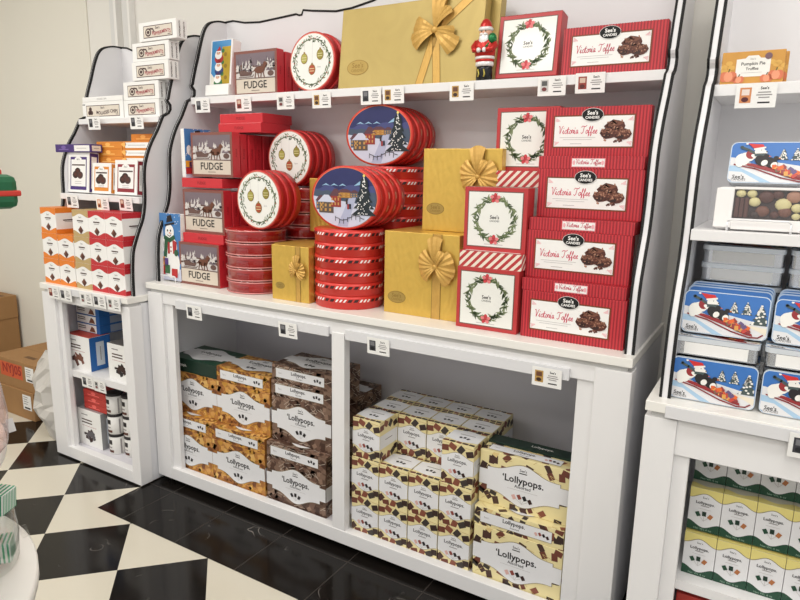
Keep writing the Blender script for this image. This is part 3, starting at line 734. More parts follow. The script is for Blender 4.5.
@kind('can', .077, .1005, .077)
def _(w, h, d):
    b = MB(); R = w / 2; b.lathe([(R * .96, 0), (R, .004), (R, h * .88)], M(226, 224, 220, .35, 0, 0), seg=24)
    c = MB(); c.lathe([(R * 1.03, h * .88), (R * 1.03, h * .98), (R * .95, h)], INK, seg=24)
    L = MB()
    def arc(a0, a1, z0, z1, m, l=1):
        n = 6; r = R + .0005 * l
        for k in range(n):
            q, s = a0 + (a1 - a0) * k / n, a0 + (a1 - a0) * (k + 1) / n
            L.face([(r * cos(q), r * sin(q), z0), (r * cos(s), r * sin(s), z0), (r * cos(s), r * sin(s), z1), (r * cos(q), r * sin(q), z1)], m)
    q = -PI / 2 - .1
    arc(q - .35, q + .35, h * .5, h * .72, INK); arc(q - .3, q + .3, h * .32, h * .38, GREY); arc(q - .4, q + .5, h * .1, h * .22, CH1); arc(-.35, -.15, h * .05, h * .78, GREY)
    return [('can_body', b, None, None), ('lid', c, None, 'black lid'), ('printed_label', L, None, None)]

# ---- lollypop boxes
LWHITE = M(232, 232, 234, .42, 0, .02)
def scatter(A, cols, n, s0, s1, seed, l=0, lines=None):
    rnd = random.Random(seed); cl = (0, 0, A.w, A.h)
    for k in range(n):
        u, v = rnd.random() * A.w, rnd.random() * A.h
        a = rnd.uniform(s0, s1); A.sq(u, v, a, a * rnd.uniform(.6, .8), rnd.uniform(0, 3.1), rnd.choice(cols), l + .05 * (k % 10), cl)
    if lines:
        for k in range(n // 3):
            u, v, q = rnd.random() * A.w, rnd.random() * A.h, rnd.uniform(-.9, .9)
            A.line([(u, v), (u + .03 * cos(q), v + .03 * sin(q))], .0016, lines, l + 1, cl)
def lolly_shape(w, h, m=0.0, z0=.36, z1=.66, zt=.89, zb=.09, n=20):
    e = .09 * w
    pts = [(0 + m, h * z0), (e, h * z0), (e, h * (z0 - .08))]
    pts += [(e + (w - 2 * e) * t, h * (z0 - .08) - h * (z0 - .08 - zb) * max(0, sin(PI * t)) ** 3.4) for t in [k / n for k in range(1, n)]]
    pts += [(w - e, h * (z0 - .08)), (w - e, h * z0), (w - m, h * z0), (w - m, h * z1), (w - e, h * z1), (w - e, h * (z1 + .06))]
    pts += [(w - e - (w - 2 * e) * t, h * (z1 + .06) + h * (zt - z1 - .06) * max(0, sin(PI * t)) ** 3.4) for t in [k / n for k in range(1, n)]]
    pts += [(e, h * (z1 + .06)), (e, h * z1), (m, h * z1)]
    return pts
def pops(A, u, v, s, cols, l, stick=True):
    k = len(cols)
    for i, c in enumerate(cols):
        t = (i - (k - 1) / 2); x, y = u + t * s * 1.15, v - abs(t) * s * .25 - (t > 0) * s * .15 * t
        if stick: A.line([(x, y), (u, v - s * 1.6)], s * .08, LGREY, l)
        A.sq(x, y, s * .38, s * .5, -.5 * t if k == 3 else .5, c, l + 1)
def lolly_front(A, w, h, sub, popcols, edge):
    A.poly(lolly_shape(w, h), edge, 4); A.poly([(w / 2 + (x - w / 2) * .985, h * .5 + (y - h * .5) * .97) if .002 < x < w - .002 else (x, h * .5 + (y - h * .5) * .97) for x, y in lolly_shape(w, h)], LWHITE, 5)
    A.text("See's", w / 2, h * .79, INK, width=w * .08, l=6, bold=.01); A.line([(w * .46, h * .735), (w * .54, h * .735)], h * .018, INK, 6)
    A.text("\u2018Lollypops.", w / 2, h * .58, INK, width=w * .46, l=6, bold=.022); A.text(sub, w / 2, h * .475, INK, width=w * .18, l=6, bold=.01)
    A.line([(w * .33, h * .41), (w * .67, h * .41)], .0012, LGREY, 6); pops(A, w / 2, h * .3, h * .085, popcols, 6)
def lolly_strip(A, w, h, sub, popcols, edge):
    A.rect(w * .07, h * .18, w * .88, h * .80, edge, 4); A.rect(w * .074, h * .2, w * .876, h * .78, LWHITE, 5)
    A.text("See's", w * .15, h * .5, GREY, width=w * .06, l=6); A.text('Lollypops.', w * .46, h * .57, INK, width=w * .25, l=6, bold=.02); A.text(sub, w * .47, h * .34, INK, width=w * .1, l=6)
    pops(A, w * .77, h * .52, h * .17, popcols, 6, False)
BUT = dict(base=M(186, 128, 66, .45, 0, .1), cols=[M(*c, .45, 0, .08) for c in ((214, 160, 88), (150, 92, 44), (226, 180, 104), (170, 112, 56), (120, 70, 36), (200, 146, 60))], n=190, s=(.008, .016), lines=M(226, 170, 70, .4, 0, 0), sub='Butterscotch', pops=(INK, INK, INK))
CHO = dict(base=M(96, 72, 58, .45, 0, .1), cols=[M(*c, .45, 0, .08) for c in ((128, 102, 86), (84, 58, 46), (146, 118, 100), (70, 46, 36), (112, 84, 70))], n=180, s=(.009, .018), lines=M(206, 192, 176, .45, 0, 0), sub='Chocolate', pops=(INK, INK, INK))
ACH = [M(*c, .45, 0, .06) for c in ((112, 62, 48), (58, 40, 36), (134, 76, 58), (74, 48, 42), (62, 54, 50))]
ASO = dict(base=M(236, 222, 168, .45, 0, .06), cols=ACH + [M(226, 200, 140, .45, 0, 0)], n=34, s=(.0115, .0145), lines=M(206, 180, 122, .45, 0, 0), sub='Assorted', pops=(M(220, 176, 168, .5, 0, 0), M(140, 70, 60, .5, 0, 0), INK, CH4))
EDGE = M(150, 136, 112, .45, 0, 0)
def lolly_box(st, lying):
    def fn(w, h, d):
        b = carton(w, h, d, st['base'], .0015)
        for A, s in ((FRONT(b, w, h, d), 1), (RIGHT(b, w, h, d), 2), (TOP(b, w, h, d), 3)):
            scatter(A, st['cols'], int(st['n'] * min(1, A.w * A.h / .03)) + 6, *st['s'], s, 0, st['lines'])
        L = MB()
        if lying:
            lolly_strip(FRONT(L, w, h, d), w, h, st['sub'], st['pops'], EDGE); lolly_front(TOP(L, w, h, d), w, d, st['sub'], st['pops'], EDGE)
        else:
            lolly_front(FRONT(L, w, h, d), w, h, st['sub'], st['pops'], EDGE); lolly_strip(TOP(L, w, h, d), w, d, st['sub'], st['pops'], EDGE)
            A = RIGHT(L, w, h, d); A.rect(0, h * .36, d, h * .68, LWHITE, 4)
        return [('box_body', b, None, None), ('printed_label', L, None, 'white label reading Lollypops')]
    return fn
for nm, st in (('butterscotch', BUT), ('chocolate', CHO), ('assorted', ASO)):
    KIND['lolly_' + nm] = (lolly_box(st, False), .300, .185, .066)
    KIND['lolly_' + nm + '_lying'] = (lolly_box(st, True), .300, .064, .185)
PINE = M(26, 70, 50, .42, 0, .05); PINED = M(18, 48, 36, .42, 0, .05)
@kind('lolly_green', .300, .06, .20)
def _(w, h, d):
    b = carton(w, h, d, PINED, .0015); L = MB(); A = FRONT(L, w, h, d, 1); A.text('Lollypops.', w * .26, h * .5, CARD, width=.075, l=0, bold=.02)
    A = TOP(L, w, h, d, 1); A.full(PINE, 0, .002); A.poly(lolly_shape(w, d), LWHITE, 2); A.text('Lollypops.', w / 2, d * .58, INK, width=.13, l=3, bold=.02); A.line([(w * .35, d * .45), (w * .65, d * .45)], .003, GREY, 3)
    return [('box_body', b, None, None), ('printed_label', L, None, 'white label on the lid, white lettering on the front')]
@kind('lolly_green_standing', .300, .190, .06)
def _(w, h, d):
    b = carton(w, h, d, PINED, .0015); L = MB(); A = TOP(L, w, h, d, 1); A.text('Lollypops.', w * .6, d * .5, CARD, width=.075, l=0, bold=.02)
    return [('box_body', b, None, None), ('printed_label', L, None, 'white lettering along the top edge')]
@kind('lolly_cube', .117, .150, .117)
def _(w, h, d):
    b = carton(w, h, d, ASO['base'], .0015)
    T = TOP(b, w, h, d); rnd = random.Random(6)
    for A, hh in ((FRONT(b, w, h, d), h), (RIGHT(b, w, h, d), h)):
        for i, (u, v, q) in enumerate(((.10, .84, .1), (.34, .90, -.5), (.60, .86, .9), (.88, .80, .3), (.06, .15, .8), (.24, .05, .2), (.5, .07, 1.2), (.74, .10, .5), (.93, .18, .1))):
            A.sq(w * u, hh * v, .0135, .0105, q, ACH[(i * 2) % 5], 1, (0, 0, w, hh))
        A.line([(0, hh * .97), (w, hh * .92)], .0015, ASO['lines'], .5)
    for i in range(5): T.sq(w * (.1 + .2 * i), .007, .010, .006, rnd.uniform(-.3, .3), ACH[i], 1, (0, 0, w, d)); T.sq(w * (.1 + .2 * i), d - .007, .010, .006, rnd.uniform(-.3, .3), ACH[i - 2], 1, (0, 0, w, d))
    L = MB(); n = 14; ts = [k / n for k in range(n + 1)]
    up = lambda t: h * (.66 + .13 * sin(PI * t) ** 2); dn = lambda t: h * (.30 - .14 * sin(PI * t) ** 2)
    A = FRONT(L, w, h, d); shp = [(t * w, dn(t)) for t in ts] + [(t * w, up(t)) for t in ts[::-1]]
    A.poly(shp, EDGE, 2); A.poly([(x, h * .47 + (y - h * .47) * .965) for x, y in shp], LWHITE, 3)
    A.text("See's", w / 2, h * .715, INK, width=.016, l=4); A.line([(w * .42, h * .67), (w * .58, h * .67)], .003, GREY, 4)
    A.text('Lollypops.', w / 2, h * .57, INK, width=w * .60, l=4, bold=.015); A.line([(w * .38, h * .48), (w * .62, h * .48)], .003, GREY, 4)
    pops(A, w / 2, h * .34, .014, ASO['pops'], 4)
    A = RIGHT(L, w, h, d); A.rect(0, h * .31, d, h * .655, LWHITE, 2); A.line([(d * .3, h * .5), (d * .7, h * .5)], .003, GREY, 3)
    A = TOP(L, w, h, d); A.poly([(0, d * .22)] + [(t * w, d * (.22 - .10 * sin(PI * t) ** 2)) for t in ts] + [(t * w, d * (.82 + .10 * sin(PI * t) ** 2)) for t in ts[::-1]], LWHITE, 2)
    A.line([(w * .3, d * .62), (w * .75, d * .62)], .004, GREY, 3); pops(A, w * .52, d * .42, .012, (INK, INK, INK), 3, False)
    return [('box_body', b, None, None), ('printed_label', L, None, 'white label reading Lollypops')]
YEL = M(228, 214, 132, .45, 0, .03)
@kind('lolly_mint', .0745, .117, .085)
def _(w, h, d):
    b = carton(w, h, d, LWHITE, .001); L = MB(); n = 14; ts = [k / n for k in range(n + 1)]
    A = FRONT(L, w, h, d, 1); up = lambda t: h * (.76 + .13 * sin(PI * t) ** 2); dn = lambda t: h * (.22 - .13 * sin(PI * t) ** 2)
    A.poly([(t * w, up(t)) for t in ts] + [(w, h), (0, h)], YEL, 0); A.poly([(0, 0), (w, 0)] + [(t * w, dn(t)) for t in ts[::-1]], PINE, 0)
    A.line([(t * w, up(t)) for t in ts], .0016, EDGE, 1)
    A.text("See's", w / 2, h * .80, INK, width=.014, l=2); A.text('Lollypops.', w / 2, h * .66, INK, width=w * .58, l=2, bold=.015); A.line([(w * .38, h * .60), (w * .62, h * .60)], .0022, GREY, 2)
    A.line([(w * .3, h * .53), (w * .7, h * .53)], .001, LGREY, 2); pops(A, w / 2, h * .42, .0125, (PINE, PINED, M(178, 112, 66, .5, 0, 0)), 2)
    A.text('Net Wt. 6 oz', w * .5, h * .055, M(150, 180, 160, .5, 0, 0), width=w * .55, l=2)
    A = RIGHT(L, w, h, d, 1); A.rect(0, h * .78, d, h, YEL, 0); A.rect(0, 0, d, h * .2, PINE, 0)
    A = TOP(L, w, h, d, 1); A.full(YEL, 0); A.poly([(t * w, d * (.34 - .16 * sin(PI * t) ** 2)) for t in ts] + [(w, d), (0, d)], M(206, 202, 186, .45, 0, 0), 1); A.line([(w * .25, d * .62), (w * .75, d * .62)], .003, GREY, 2)
    return [('box_body', b, None, None), ('printed_label', L, None, 'yellow, white and green printed front')]

# ---- bear tins
ICE = M(168, 200, 226, .4, 0, .04); BSKY = M(58, 116, 190, .4, 0, .06); FUR = M(240, 238, 232, .5, 0, .03); RUNR = M(150, 42, 46, .4, 0, .04)
PINEG = M(70, 84, 84, .5, 0, .1); ORG = M(228, 104, 44, .4, 0, .04)
def rrect(w, h, r, n=5, m=0.0):
    P = []
    for cx, cy, a0 in ((w - r - m, r + m, -PI / 2), (w - r - m, h - r - m, 0), (r + m, h - r - m, PI / 2), (r + m, r + m, PI)):
        for k in range(n + 1): P.append((cx + r * cos(a0 + PI / 2 * k / n), cy + r * sin(a0 + PI / 2 * k / n)))
    return P
def bear_pic(A, w, h):
    S = lambda x, y: (x * w, y * h); cl = (.004, .004, w - .004, h - .004); rnd = random.Random(9)
    def E(x, y, a, b, m, l, rot=0): A.ell(x * w, y * h, a * w, b * h, m, l, 14, cl, rot)
    A.poly(rrect(w, h, .014), M(206, 220, 234, .4, 0, .03), 0); A.poly(rrect(w, h, .0125, 5, .002), BSKY, 1)
    A.poly([S(.012, .62), S(.1, .60), S(.3, .44), S(.55, .50), S(.8, .42), S(.988, .34), S(.988, .10), S(.95, .02), S(.06, .02), S(.012, .1)], M(226, 226, 228, .45, 0, .03), 2)
    A.poly([S(.012, .42), S(.1, .40), S(.35, .16), S(.5, .02), S(.06, .02), S(.012, .1)], ICE, 2.5); A.poly([S(.012, .28), S(.16, .26), S(.38, .02), S(.06, .02), S(.012, .1)], M(226, 226, 228, .45, 0, .03), 3)
    A.poly([S(.7, .34), S(.988, .28), S(.988, .12), S(.9, .2)], M(236, 226, 206, .45, 0, 0), 3)
    for x, y, s_ in ((.60, .56, .25), (.745, .55, .27), (.905, .34, .44)):
        for j in range(4):
            A.poly([S(x - s_ * (.26 - .05 * j), y + s_ * .24 * j), S(x + s_ * (.26 - .05 * j), y + s_ * .24 * j), S(x, y + s_ * (.42 + .22 * j))], PINEG, 4 + j * .2, cl)
        for k in range(26):
            t = rnd.random(); E(x + rnd.uniform(-1, 1) * s_ * .22 * (1 - t), y + s_ * 1.0 * t + s_ * .03, s_ * .035, s_ * .05, FUR, 5)
    A.poly([S(.07, .46), S(.2, .42), S(.5, .26), S(.74, .10), S(.84, .07), S(.83, .13), S(.7, .24), S(.5, .36), S(.25, .47)], RUNR, 6); A.line([S(.06, .44), S(.3, .34), S(.6, .13), S(.8, .045), S(.9, .06), S(.95, .13)], .003, DKRED, 6.4)
    E(.15, .56, .085, .15, FUR, 7); E(.12, .47, .045, .10, FUR, 7.2); E(.20, .62, .085, .12, FUR, 7.4); E(.235, .68, .055, .11, RUNR, 7.6, .4); E(.31, .62, .075, .055, FUR, 7.8, -.4)
    E(.335, .755, .06, .095, FUR, 8); E(.385, .735, .035, .05, FUR, 8.2); E(.412, .75, .010, .016, INK, 8.4); E(.35, .79, .006, .010, INK, 8.4); E(.375, .85, .016, .026, FUR, 7.9)
    A.poly([S(.265, .82), S(.385, .86), S(.36, .93), S(.30, .935), S(.19, .955)], M(208, 44, 44, .4, 0, 0), 8.6); A.line([S(.27, .81), S(.39, .855)], .004, FUR, 8.8); E(.18, .945, .015, .024, FUR, 8.8)
    A.line([S(.29, .67), S(.40, .68)], .007, PINEG, 8.6); A.line([S(.29, .70), S(.2, .80), S(.12, .86)], .006, PINEG, 7.9); E(.125, .87, .02, .03, PINEG, 7.9)
    for x, y in ((.365, .53), (.475, .48)):
        E(x, y, .085, .115, INK, 9, -.7); E(x + .035, y - .05, .035, .075, FUR, 9.4, -.6); E(x + .05, y + .115, .032, .05, INK, 9.6); A.poly([S(x + .078, y + .125), S(x + .105, y + .105), S(x + .078, y + .095)], ORG, 9.8)
    P_ = (ORG, M(196, 70, 60, .4, 0, 0), M(104, 84, 128, .4, 0, 0), M(220, 160, 80, .4, 0, 0), M(120, 100, 80, .4, 0, 0), M(150, 60, 60, .4, 0, 0))
    for k in range(34):
        t = rnd.random(); A.sq((.53 + .24 * t + rnd.uniform(-.03, .03)) * w, (.38 - .20 * t + rnd.uniform(-.05, .07)) * h, .0055, .0042, rnd.random() * 3, P_[k % 6], 10 + .02 * k)
    A.text("See's", .125 * w, .145 * h, INK, width=.025, l=4, bold=.015); A.text('CANDIES', .13 * w, .075 * h, INK, width=.031, l=4)
SILVER = M(196, 198, 202, .22, .85, .03, 'tin_silver')
@kind('bear_tin', .187, .104, .035)
def _(w, h, d):
    b = MB(); P = rrect(w, h, .014)
    rings = [[(x - w / 2, y_ , z) for x, z in P] for y_ in (-d / 2, -d / 2 + .012)]
    b.loft(rings, M(222, 228, 234, .3, .3, 0), False); P2 = [(w / 2 + (x - w / 2) * .97, h / 2 + (z - h / 2) * .96) for x, z in P]
    b.loft([[(x - w / 2, y_, z) for x, z in P2] for y_ in (-d / 2 + .012, d / 2)], SILVER, False)
    L = MB(); bear_pic(FRONT(L, w, h, d, 1), w, h)
    return [('tin_body', b, None, None), ('lid_picture', L, None, 'polar bear and penguins riding a sled')]
@kind('bear_tin_back', .187, .108, .012)
def _(w, h, d):
    b = MB(); P = rrect(w, h, .014); b.loft([[(x - w / 2, y_, z) for x, z in P] for y_ in (-d / 2, d / 2)], M(176, 196, 220, .3, .3, 0), False)
    L = MB(); A = FRONT(L, w, h, d, 1); A.poly(rrect(w, h, .012, 5, .003), BSKY, 0)
    return [('tin_lid', b, None, None), ('lid_picture', L, None, 'blue printed face')]
@kind('bear_tin_lying', .187, .045, .108)
def _(w, h, d):
    b = MB(); P = [(x - w / 2, y - d / 2) for x, y in rrect(w, d, .014)]; P2 = [(x * .975, y * .97) for x, y in P]
    b.loft([[(x, y, z) for x, y in P2] for z in (0, h - .012)], SILVER, False)
    l = MB(); l.loft([[(x, y, z) for x, y in P] for z in (h - .012, h)], M(222, 228, 234, .3, .3, 0), False)
    A = TOP(l, w, h, d, 1); bear_pic(A, w, d)
    S = MB(); A = FRONT(S, w, h, d, 0); A.rect(.024, .003, w - .024, h - .013, CARD, 0)
    return [('tin_body', b, None, 'shiny silver base'), ('lid', l, None, 'pale lid with the sled picture'), ('paper_sleeve', S, None, 'plain white side label')]

# ---- pumpkin box
@kind('pumpkin_box', .138, .078, .03)
def _(w, h, d):
    b = carton(w, h, d, M(206, 150, 66, .45, 0, .08), .0015); L = MB(); A = FRONT(L, w, h, d, 1); rnd = random.Random(3); cl = (0, 0, w, h)
    AMB = M(220, 172, 84, .45, 0, 0)
    for k in range(10): A.ell(w * (rnd.random() * .2 + (.8 if k % 2 else 0)), h * rnd.uniform(.35, .7), .008, .006, AMB, 0, 8, cl)
    A.poly([(w * .24, h * .22), (w * .78, h * .22), (w * .78, h * .76), (w * .62, h * .78), (w * .58, h * .86), (w * .42, h * .86), (w * .38, h * .78), (w * .24, h * .76)], M(238, 236, 230, .45, 0, 0), 1)
    A.text("See's", w * .5, h * .76, GREY, width=.012, l=2); A.text('Pumpkin Pie', w * .51, h * .60, INK, width=.052, l=2, bold=.012); A.text('Truffles', w * .5, h * .46, INK, width=.028, l=2, bold=.012); A.line([(w * .33, h * .34), (w * .66, h * .34)], .001, LGREY, 2)
    PK = M(214, 120, 84, .5, 0, .05); PK2 = M(232, 154, 118, .5, 0, .05)
    for x, y, s in ((.13, .24, .017), (.3, .14, .011), (.74, .15, .012), (.88, .24, .015)):
        for q in (-1, 0, 1): A.ell(w * x + q * s * .55, h * y, s * .6, s * .75, PK if q else PK2, 3 + .2 * (q == 0), 10, cl)
        A.line([(w * x, h * y + s * .7), (w * x + .002, h * y + s * 1.1)], .0022, M(80, 90, 50, .5, 0, 0), 4)
    A.ell(w * .74, h * .82, .008, .008, M(120, 90, 100, .5, 0, 0), 3, 12)
    return [('box_body', b, None, None), ('printed_label', L, None, 'white label between orange pumpkins')]

# ---- open tin of chocolates
@kind('open_candy_tin', .19, .10, .03)
def _(w, h, d):
    b = MB(); P = rrect(w, h, .012); iw, ih = (.038, .026), (w - .01, h - .006)
    b.loft([[(x - w / 2, y_, z) for x, z in P] for y_ in (-d / 2 + .012, d / 2)], M(240, 238, 236, .35, 0, .02), False)
    for x0, x1, z0, z1 in ((0, iw[0], .004, h - .004), (ih[0], w, .004, h - .004), (iw[0], ih[0], 0, iw[1]), (iw[0], ih[0], ih[1], h)): b.box(x0 - w / 2, x1 - w / 2, -d / 2, -d / 2 + .013, z0, z1, M(240, 238, 236, .35, 0, .02), .001)
    C = MB(); A = FRONT(C, w, h, d - .024, 1); A.rect(iw[0], iw[1], ih[0], ih[1], CH4, 0); rnd = random.Random(3)
    y = -d / 2 + .008
    def lump(u, v, r, m): C.ball((u - w / 2, y, v), r, .006, r * .85, m, 12, 6)
    YW = M(226, 216, 160, .45, 0, .05)
    for u in (.046, .056, .066): C.box(u - .0045 - w / 2, u + .0045 - w / 2, y - .004, y + .004, iw[1] + .003, .075, CH1, .002)
    for u, v, r, m in ((.052, .085, .011, YW), (.075, .085, .011, YW), (.082, .066, .013, YW), (.105, .078, .017, CH1), (.1, .045, .015, CH2), (.128, .084, .012, CH1), (.16, .08, .016, CH3), (.14, .062, .017, YW), (.145, .045, .014, CH2), (.168, .055, .012, YW), (.168, .036, .009, YW), (.125, .038, .01, CH1), (.085, .036, .011, CH4)): lump(u, v, r, m)
    W = MB(); A = FRONT(W, w, h, d, 0); A.rect(iw[0], iw[1], ih[0], ih[1], CLEAR, 0)
    return [('tin_body', b, None, None), ('chocolates', C, None, 'assorted dark, milk and white chocolates'), ('clear_window', W, None, 'clear film over the chocolates')]

# ------------------------------------------------------------------ the room
def floor_material():
    m = bpy.data.materials.new('checkered_floor_tile'); m.use_nodes = True; nt = m.node_tree; p = bsdf(m)
    s, a, ox, oy = .308, .7993, -.2168, -.3041
    tc = nt.nodes.new('ShaderNodeTexCoord'); mp = nt.nodes.new('ShaderNodeMapping')
    mp.inputs['Scale'].default_value = (1 / s, 1 / s, 0); mp.inputs['Rotation'].default_value = (0, 0, -a)
    mp.inputs['Location'].default_value = (-(ox * cos(a) + oy * sin(a)) / s, -(-ox * sin(a) + oy * cos(a)) / s, .5)
    ck = nt.nodes.new('ShaderNodeTexChecker'); ck.inputs['Scale'].default_value = 1
    ck.inputs['Color1'].default_value = (lin(214), lin(208), lin(192), 1); ck.inputs['Color2'].default_value = (0, 0, 0, 1)
    bl = black_tile(nt, tc)
    mx = nt.nodes.new('ShaderNodeMix'); mx.data_type = 'RGBA'
    nt.links.new(tc.outputs['Object'], mp.inputs['Vector']); nt.links.new(mp.outputs['Vector'], ck.inputs['Vector'])
    nt.links.new(ck.outputs['Fac'], mx.inputs['Factor']); nt.links.new(bl, mx.inputs['A']); mx.inputs['B'].default_value = ck.inputs['Color1'].default_value
    nt.links.new(mx.outputs['Result'], p.inputs['Base Color']); p.inputs['Roughness'].default_value = .13; p.inputs['Specular IOR Level'].default_value = .35
    return m
def black_tile(nt, tc):
    n = nt.nodes.new('ShaderNodeTexNoise'); n.inputs['Scale'].default_value = 2.6; n.inputs['Detail'].default_value = 3; n.inputs['Distortion'].default_value = 1.2
    ad = nt.nodes.new('ShaderNodeMath'); ad.operation = 'SUBTRACT'; ad.inputs[1].default_value = .5
    ab = nt.nodes.new('ShaderNodeMath'); ab.operation = 'ABSOLUTE'
    n2 = nt.nodes.new('ShaderNodeTexNoise'); n2.inputs['Scale'].default_value = 5.0
    r2 = nt.nodes.new('ShaderNodeValToRGB'); r2.color_ramp.elements[0].position = .56; r2.color_ramp.elements[1].position = .70
    rp = nt.nodes.new('ShaderNodeValToRGB'); rp.color_ramp.elements[0].position = 0; rp.color_ramp.elements[0].color = (1, 1, 1, 1); rp.color_ramp.elements[1].position = .006; rp.color_ramp.elements[1].color = (0, 0, 0, 1)
    mu = nt.nodes.new('ShaderNodeMath'); mu.operation = 'MULTIPLY'
    mx = nt.nodes.new('ShaderNodeMix'); mx.data_type = 'RGBA'
    mx.inputs['A'].default_value = (lin(24), lin(21), lin(19), 1); mx.inputs['B'].default_value = (lin(150), lin(144), lin(138), 1)
    L = nt.links.new
    L(tc.outputs['Object'], n.inputs['Vector']); L(tc.outputs['Object'], n2.inputs['Vector']); L(n.outputs['Fac'], ad.inputs[0]); L(ad.outputs[0], ab.inputs[0]); L(ab.outputs[0], rp.inputs[0]); L(n2.outputs['Fac'], r2.inputs[0])
    L(rp.outputs[0], mu.inputs[0]); L(r2.outputs[0], mu.inputs[1]); L(mu.outputs[0], mx.inputs['Factor'])
    return mx.outputs['Result']
f = MB(); f.face([(-3.2, -5, 0), (5, -5, 0), (5, .53, 0), (-3.2, .53, 0)], floor_material()); struct('floor', f)
mb_ = bpy.data.materials.new('black_marble_border'); mb_.use_nodes = True
p_ = bsdf(mb_); tc_ = mb_.node_tree.nodes.new('ShaderNodeTexCoord'); mb_.node_tree.links.new(black_tile(mb_.node_tree, tc_), p_.inputs['Base Color']); p_.inputs['Roughness'].default_value = .14; p_.inputs['Specular IOR Level'].default_value = .18
f = MB(); f.box(.0, 2.7, -.293, .52, .0003, .0016, mb_)
seam = M(56, 50, 46, .5, 0, 0, 'tile_seam')
for k in range(9): f.box(.16 + .314 * k - .0015, .16 + .314 * k + .0015, -.293, .3, .0016, .0022, seam)
f.box(.0, 2.7, -.0415, -.0385, .0016, .0022, seam)
struct('trim_1', f)
WALLC = M(230, 226, 214, .6, 0, .02, 'cream_wall_paint', 2.0); WALLR = M(232, 229, 222, .6, 0, .02, 'pale_wall_paint', 2.0)
w = MB(); w.box(-1.02, 5, .525, .6, 0, 2.95, WALLR); struct('wall_back', w)
w = MB(); w.box(-3.2, -1.021, .518, .6, 0, 2.95, WALLC); struct('wall_left', w)
w = MB(); w.box(-3.3, -3.2, -5, .6, 0, 2.95, WALLC); struct('wall_far_left', w)
c_ = MB(); c_.box(-3.3, 5, -5, .6, 2.95, 3.05, M(236, 234, 230, .7, 0, .01, 'ceiling_paint')); struct('ceiling', c_)
t = MB(); t.box(-.80, -.755, .50, .526, 0, 2.95, M(220, 219, 216, .5, 0, 0)); t.box(-.755, -.735, .49, .526, 0, 2.95, M(236, 234, 230, .5, 0, 0)); struct('trim_2', t)
t = MB(); t.box(-.70, -.645, .50, .526, 0, 2.95, M(220, 219, 216, .5, 0, 0)); t.box(-.645, -.63, .49, .526, 0, 2.95, M(236, 234, 230, .5, 0, 0)); struct('trim_3', t)

# ------------------------------------------------------------------ display cabinets
PROF = [(.045, 0), (.046, .05), (.048, .10), (.052, .15), (.060, .20), (.088, .27), (.115, .33), (.128, .39), (.132, .44), (.134, .50), (.140, .55), (.156, .60), (.180, .65), (.212, .70), (.236, .745), (.247, .765)]
NOTCH = [(.262, .772), (.276, .780), (.286, .795), (.287, .812), (.276, .824), (.272, .832), (.279, .840)]
PROF2 = [(.284, .860), (.298, .905), (.314, .95), (.330, 1.0), (.346, 1.045), (.366, 1.085), (.395, 1.112), (.44, 1.127), (.49, 1.130)]
def smooth(P, n=4):
    o = []
    for i in range(len(P) - 1):
        p0, p1, p2, p3 = P[max(0, i - 1)], P[i], P[i + 1], P[min(len(P) - 1, i + 2)]
        for k in range(n):
            t = k / n; o.append(tuple(.5 * (2 * b + (c - a) * t + (2 * a - 5 * b + 4 * c - d) * t * t + (3 * b - a - 3 * c + d) * t ** 3) for a, b, c, d in zip(p0, p1, p2, p3)))
    return o + [P[-1]]
PROFILE = smooth(PROF) + NOTCH + smooth(PROF2)
BACKTOP = [(0.0, 1.130), (.06, 1.132), (.13, 1.118), (.22, 1.112), (.33, 1.118), (.43, 1.124), (.445, 1.118), (.46, 1.118), (.468, 1.136), (.52, 1.128), (.64, 1.114), (.72, 1.118), (.82, 1.134), (.9, 1.155), (1.0, 1.162)]
def side_panel(root, x0, x1, front, H, tw=(.005, .006), zs=1.0):
    mb = MB(); pts = [(front + y, H + z * zs) for y, z in PROFILE] + [(front + .49, H)]
    mb.prism(pts, x0, x1, 'x', PANEL); o = mb.build('side_panel', root, True)
    e = MB()
    for a, b in ((x0 - .0015, x0 + tw[0]), (x1 - tw[1], x1 + .0015)):
        V = []; F = []
        P = [(front + y, H + z * zs) for y, z in PROFILE]
        for i, (y, z) in enumerate(P):
            q, r = P[max(0, i - 1)], P[min(len(P) - 1, i + 1)]; L = math.hypot(r[0] - q[0], r[1] - q[1]) or 1
            ny, nz = -(r[1] - q[1]) / L, (r[0] - q[0]) / L
            for s in (.0015, -.006):
                V += [(a, y + ny * s, z + nz * s), (b, y + ny * s, z + nz * s)]
        for i in range(len(P) - 1):
            k, j = i * 4, i * 4 + 4
            F += [(k, k + 1, j + 1, j), (k + 1, k + 3, j + 3, j + 1), (k + 3, k + 2, j + 2, j + 3), (k + 2, k, j, j + 2)]
        F += [(0, 1, 3, 2), tuple(len(V) - 4 + i for i in (0, 1, 3, 2))]
        e.mesh(V, F, BLACK)
    l = root_loc(root); e.v = [(x - l.x, y - l.y, z - l.z) for x, y, z in e.v]
    t = e.build('edge_trim'); t.parent = o; t['label'] = 'black edge line'
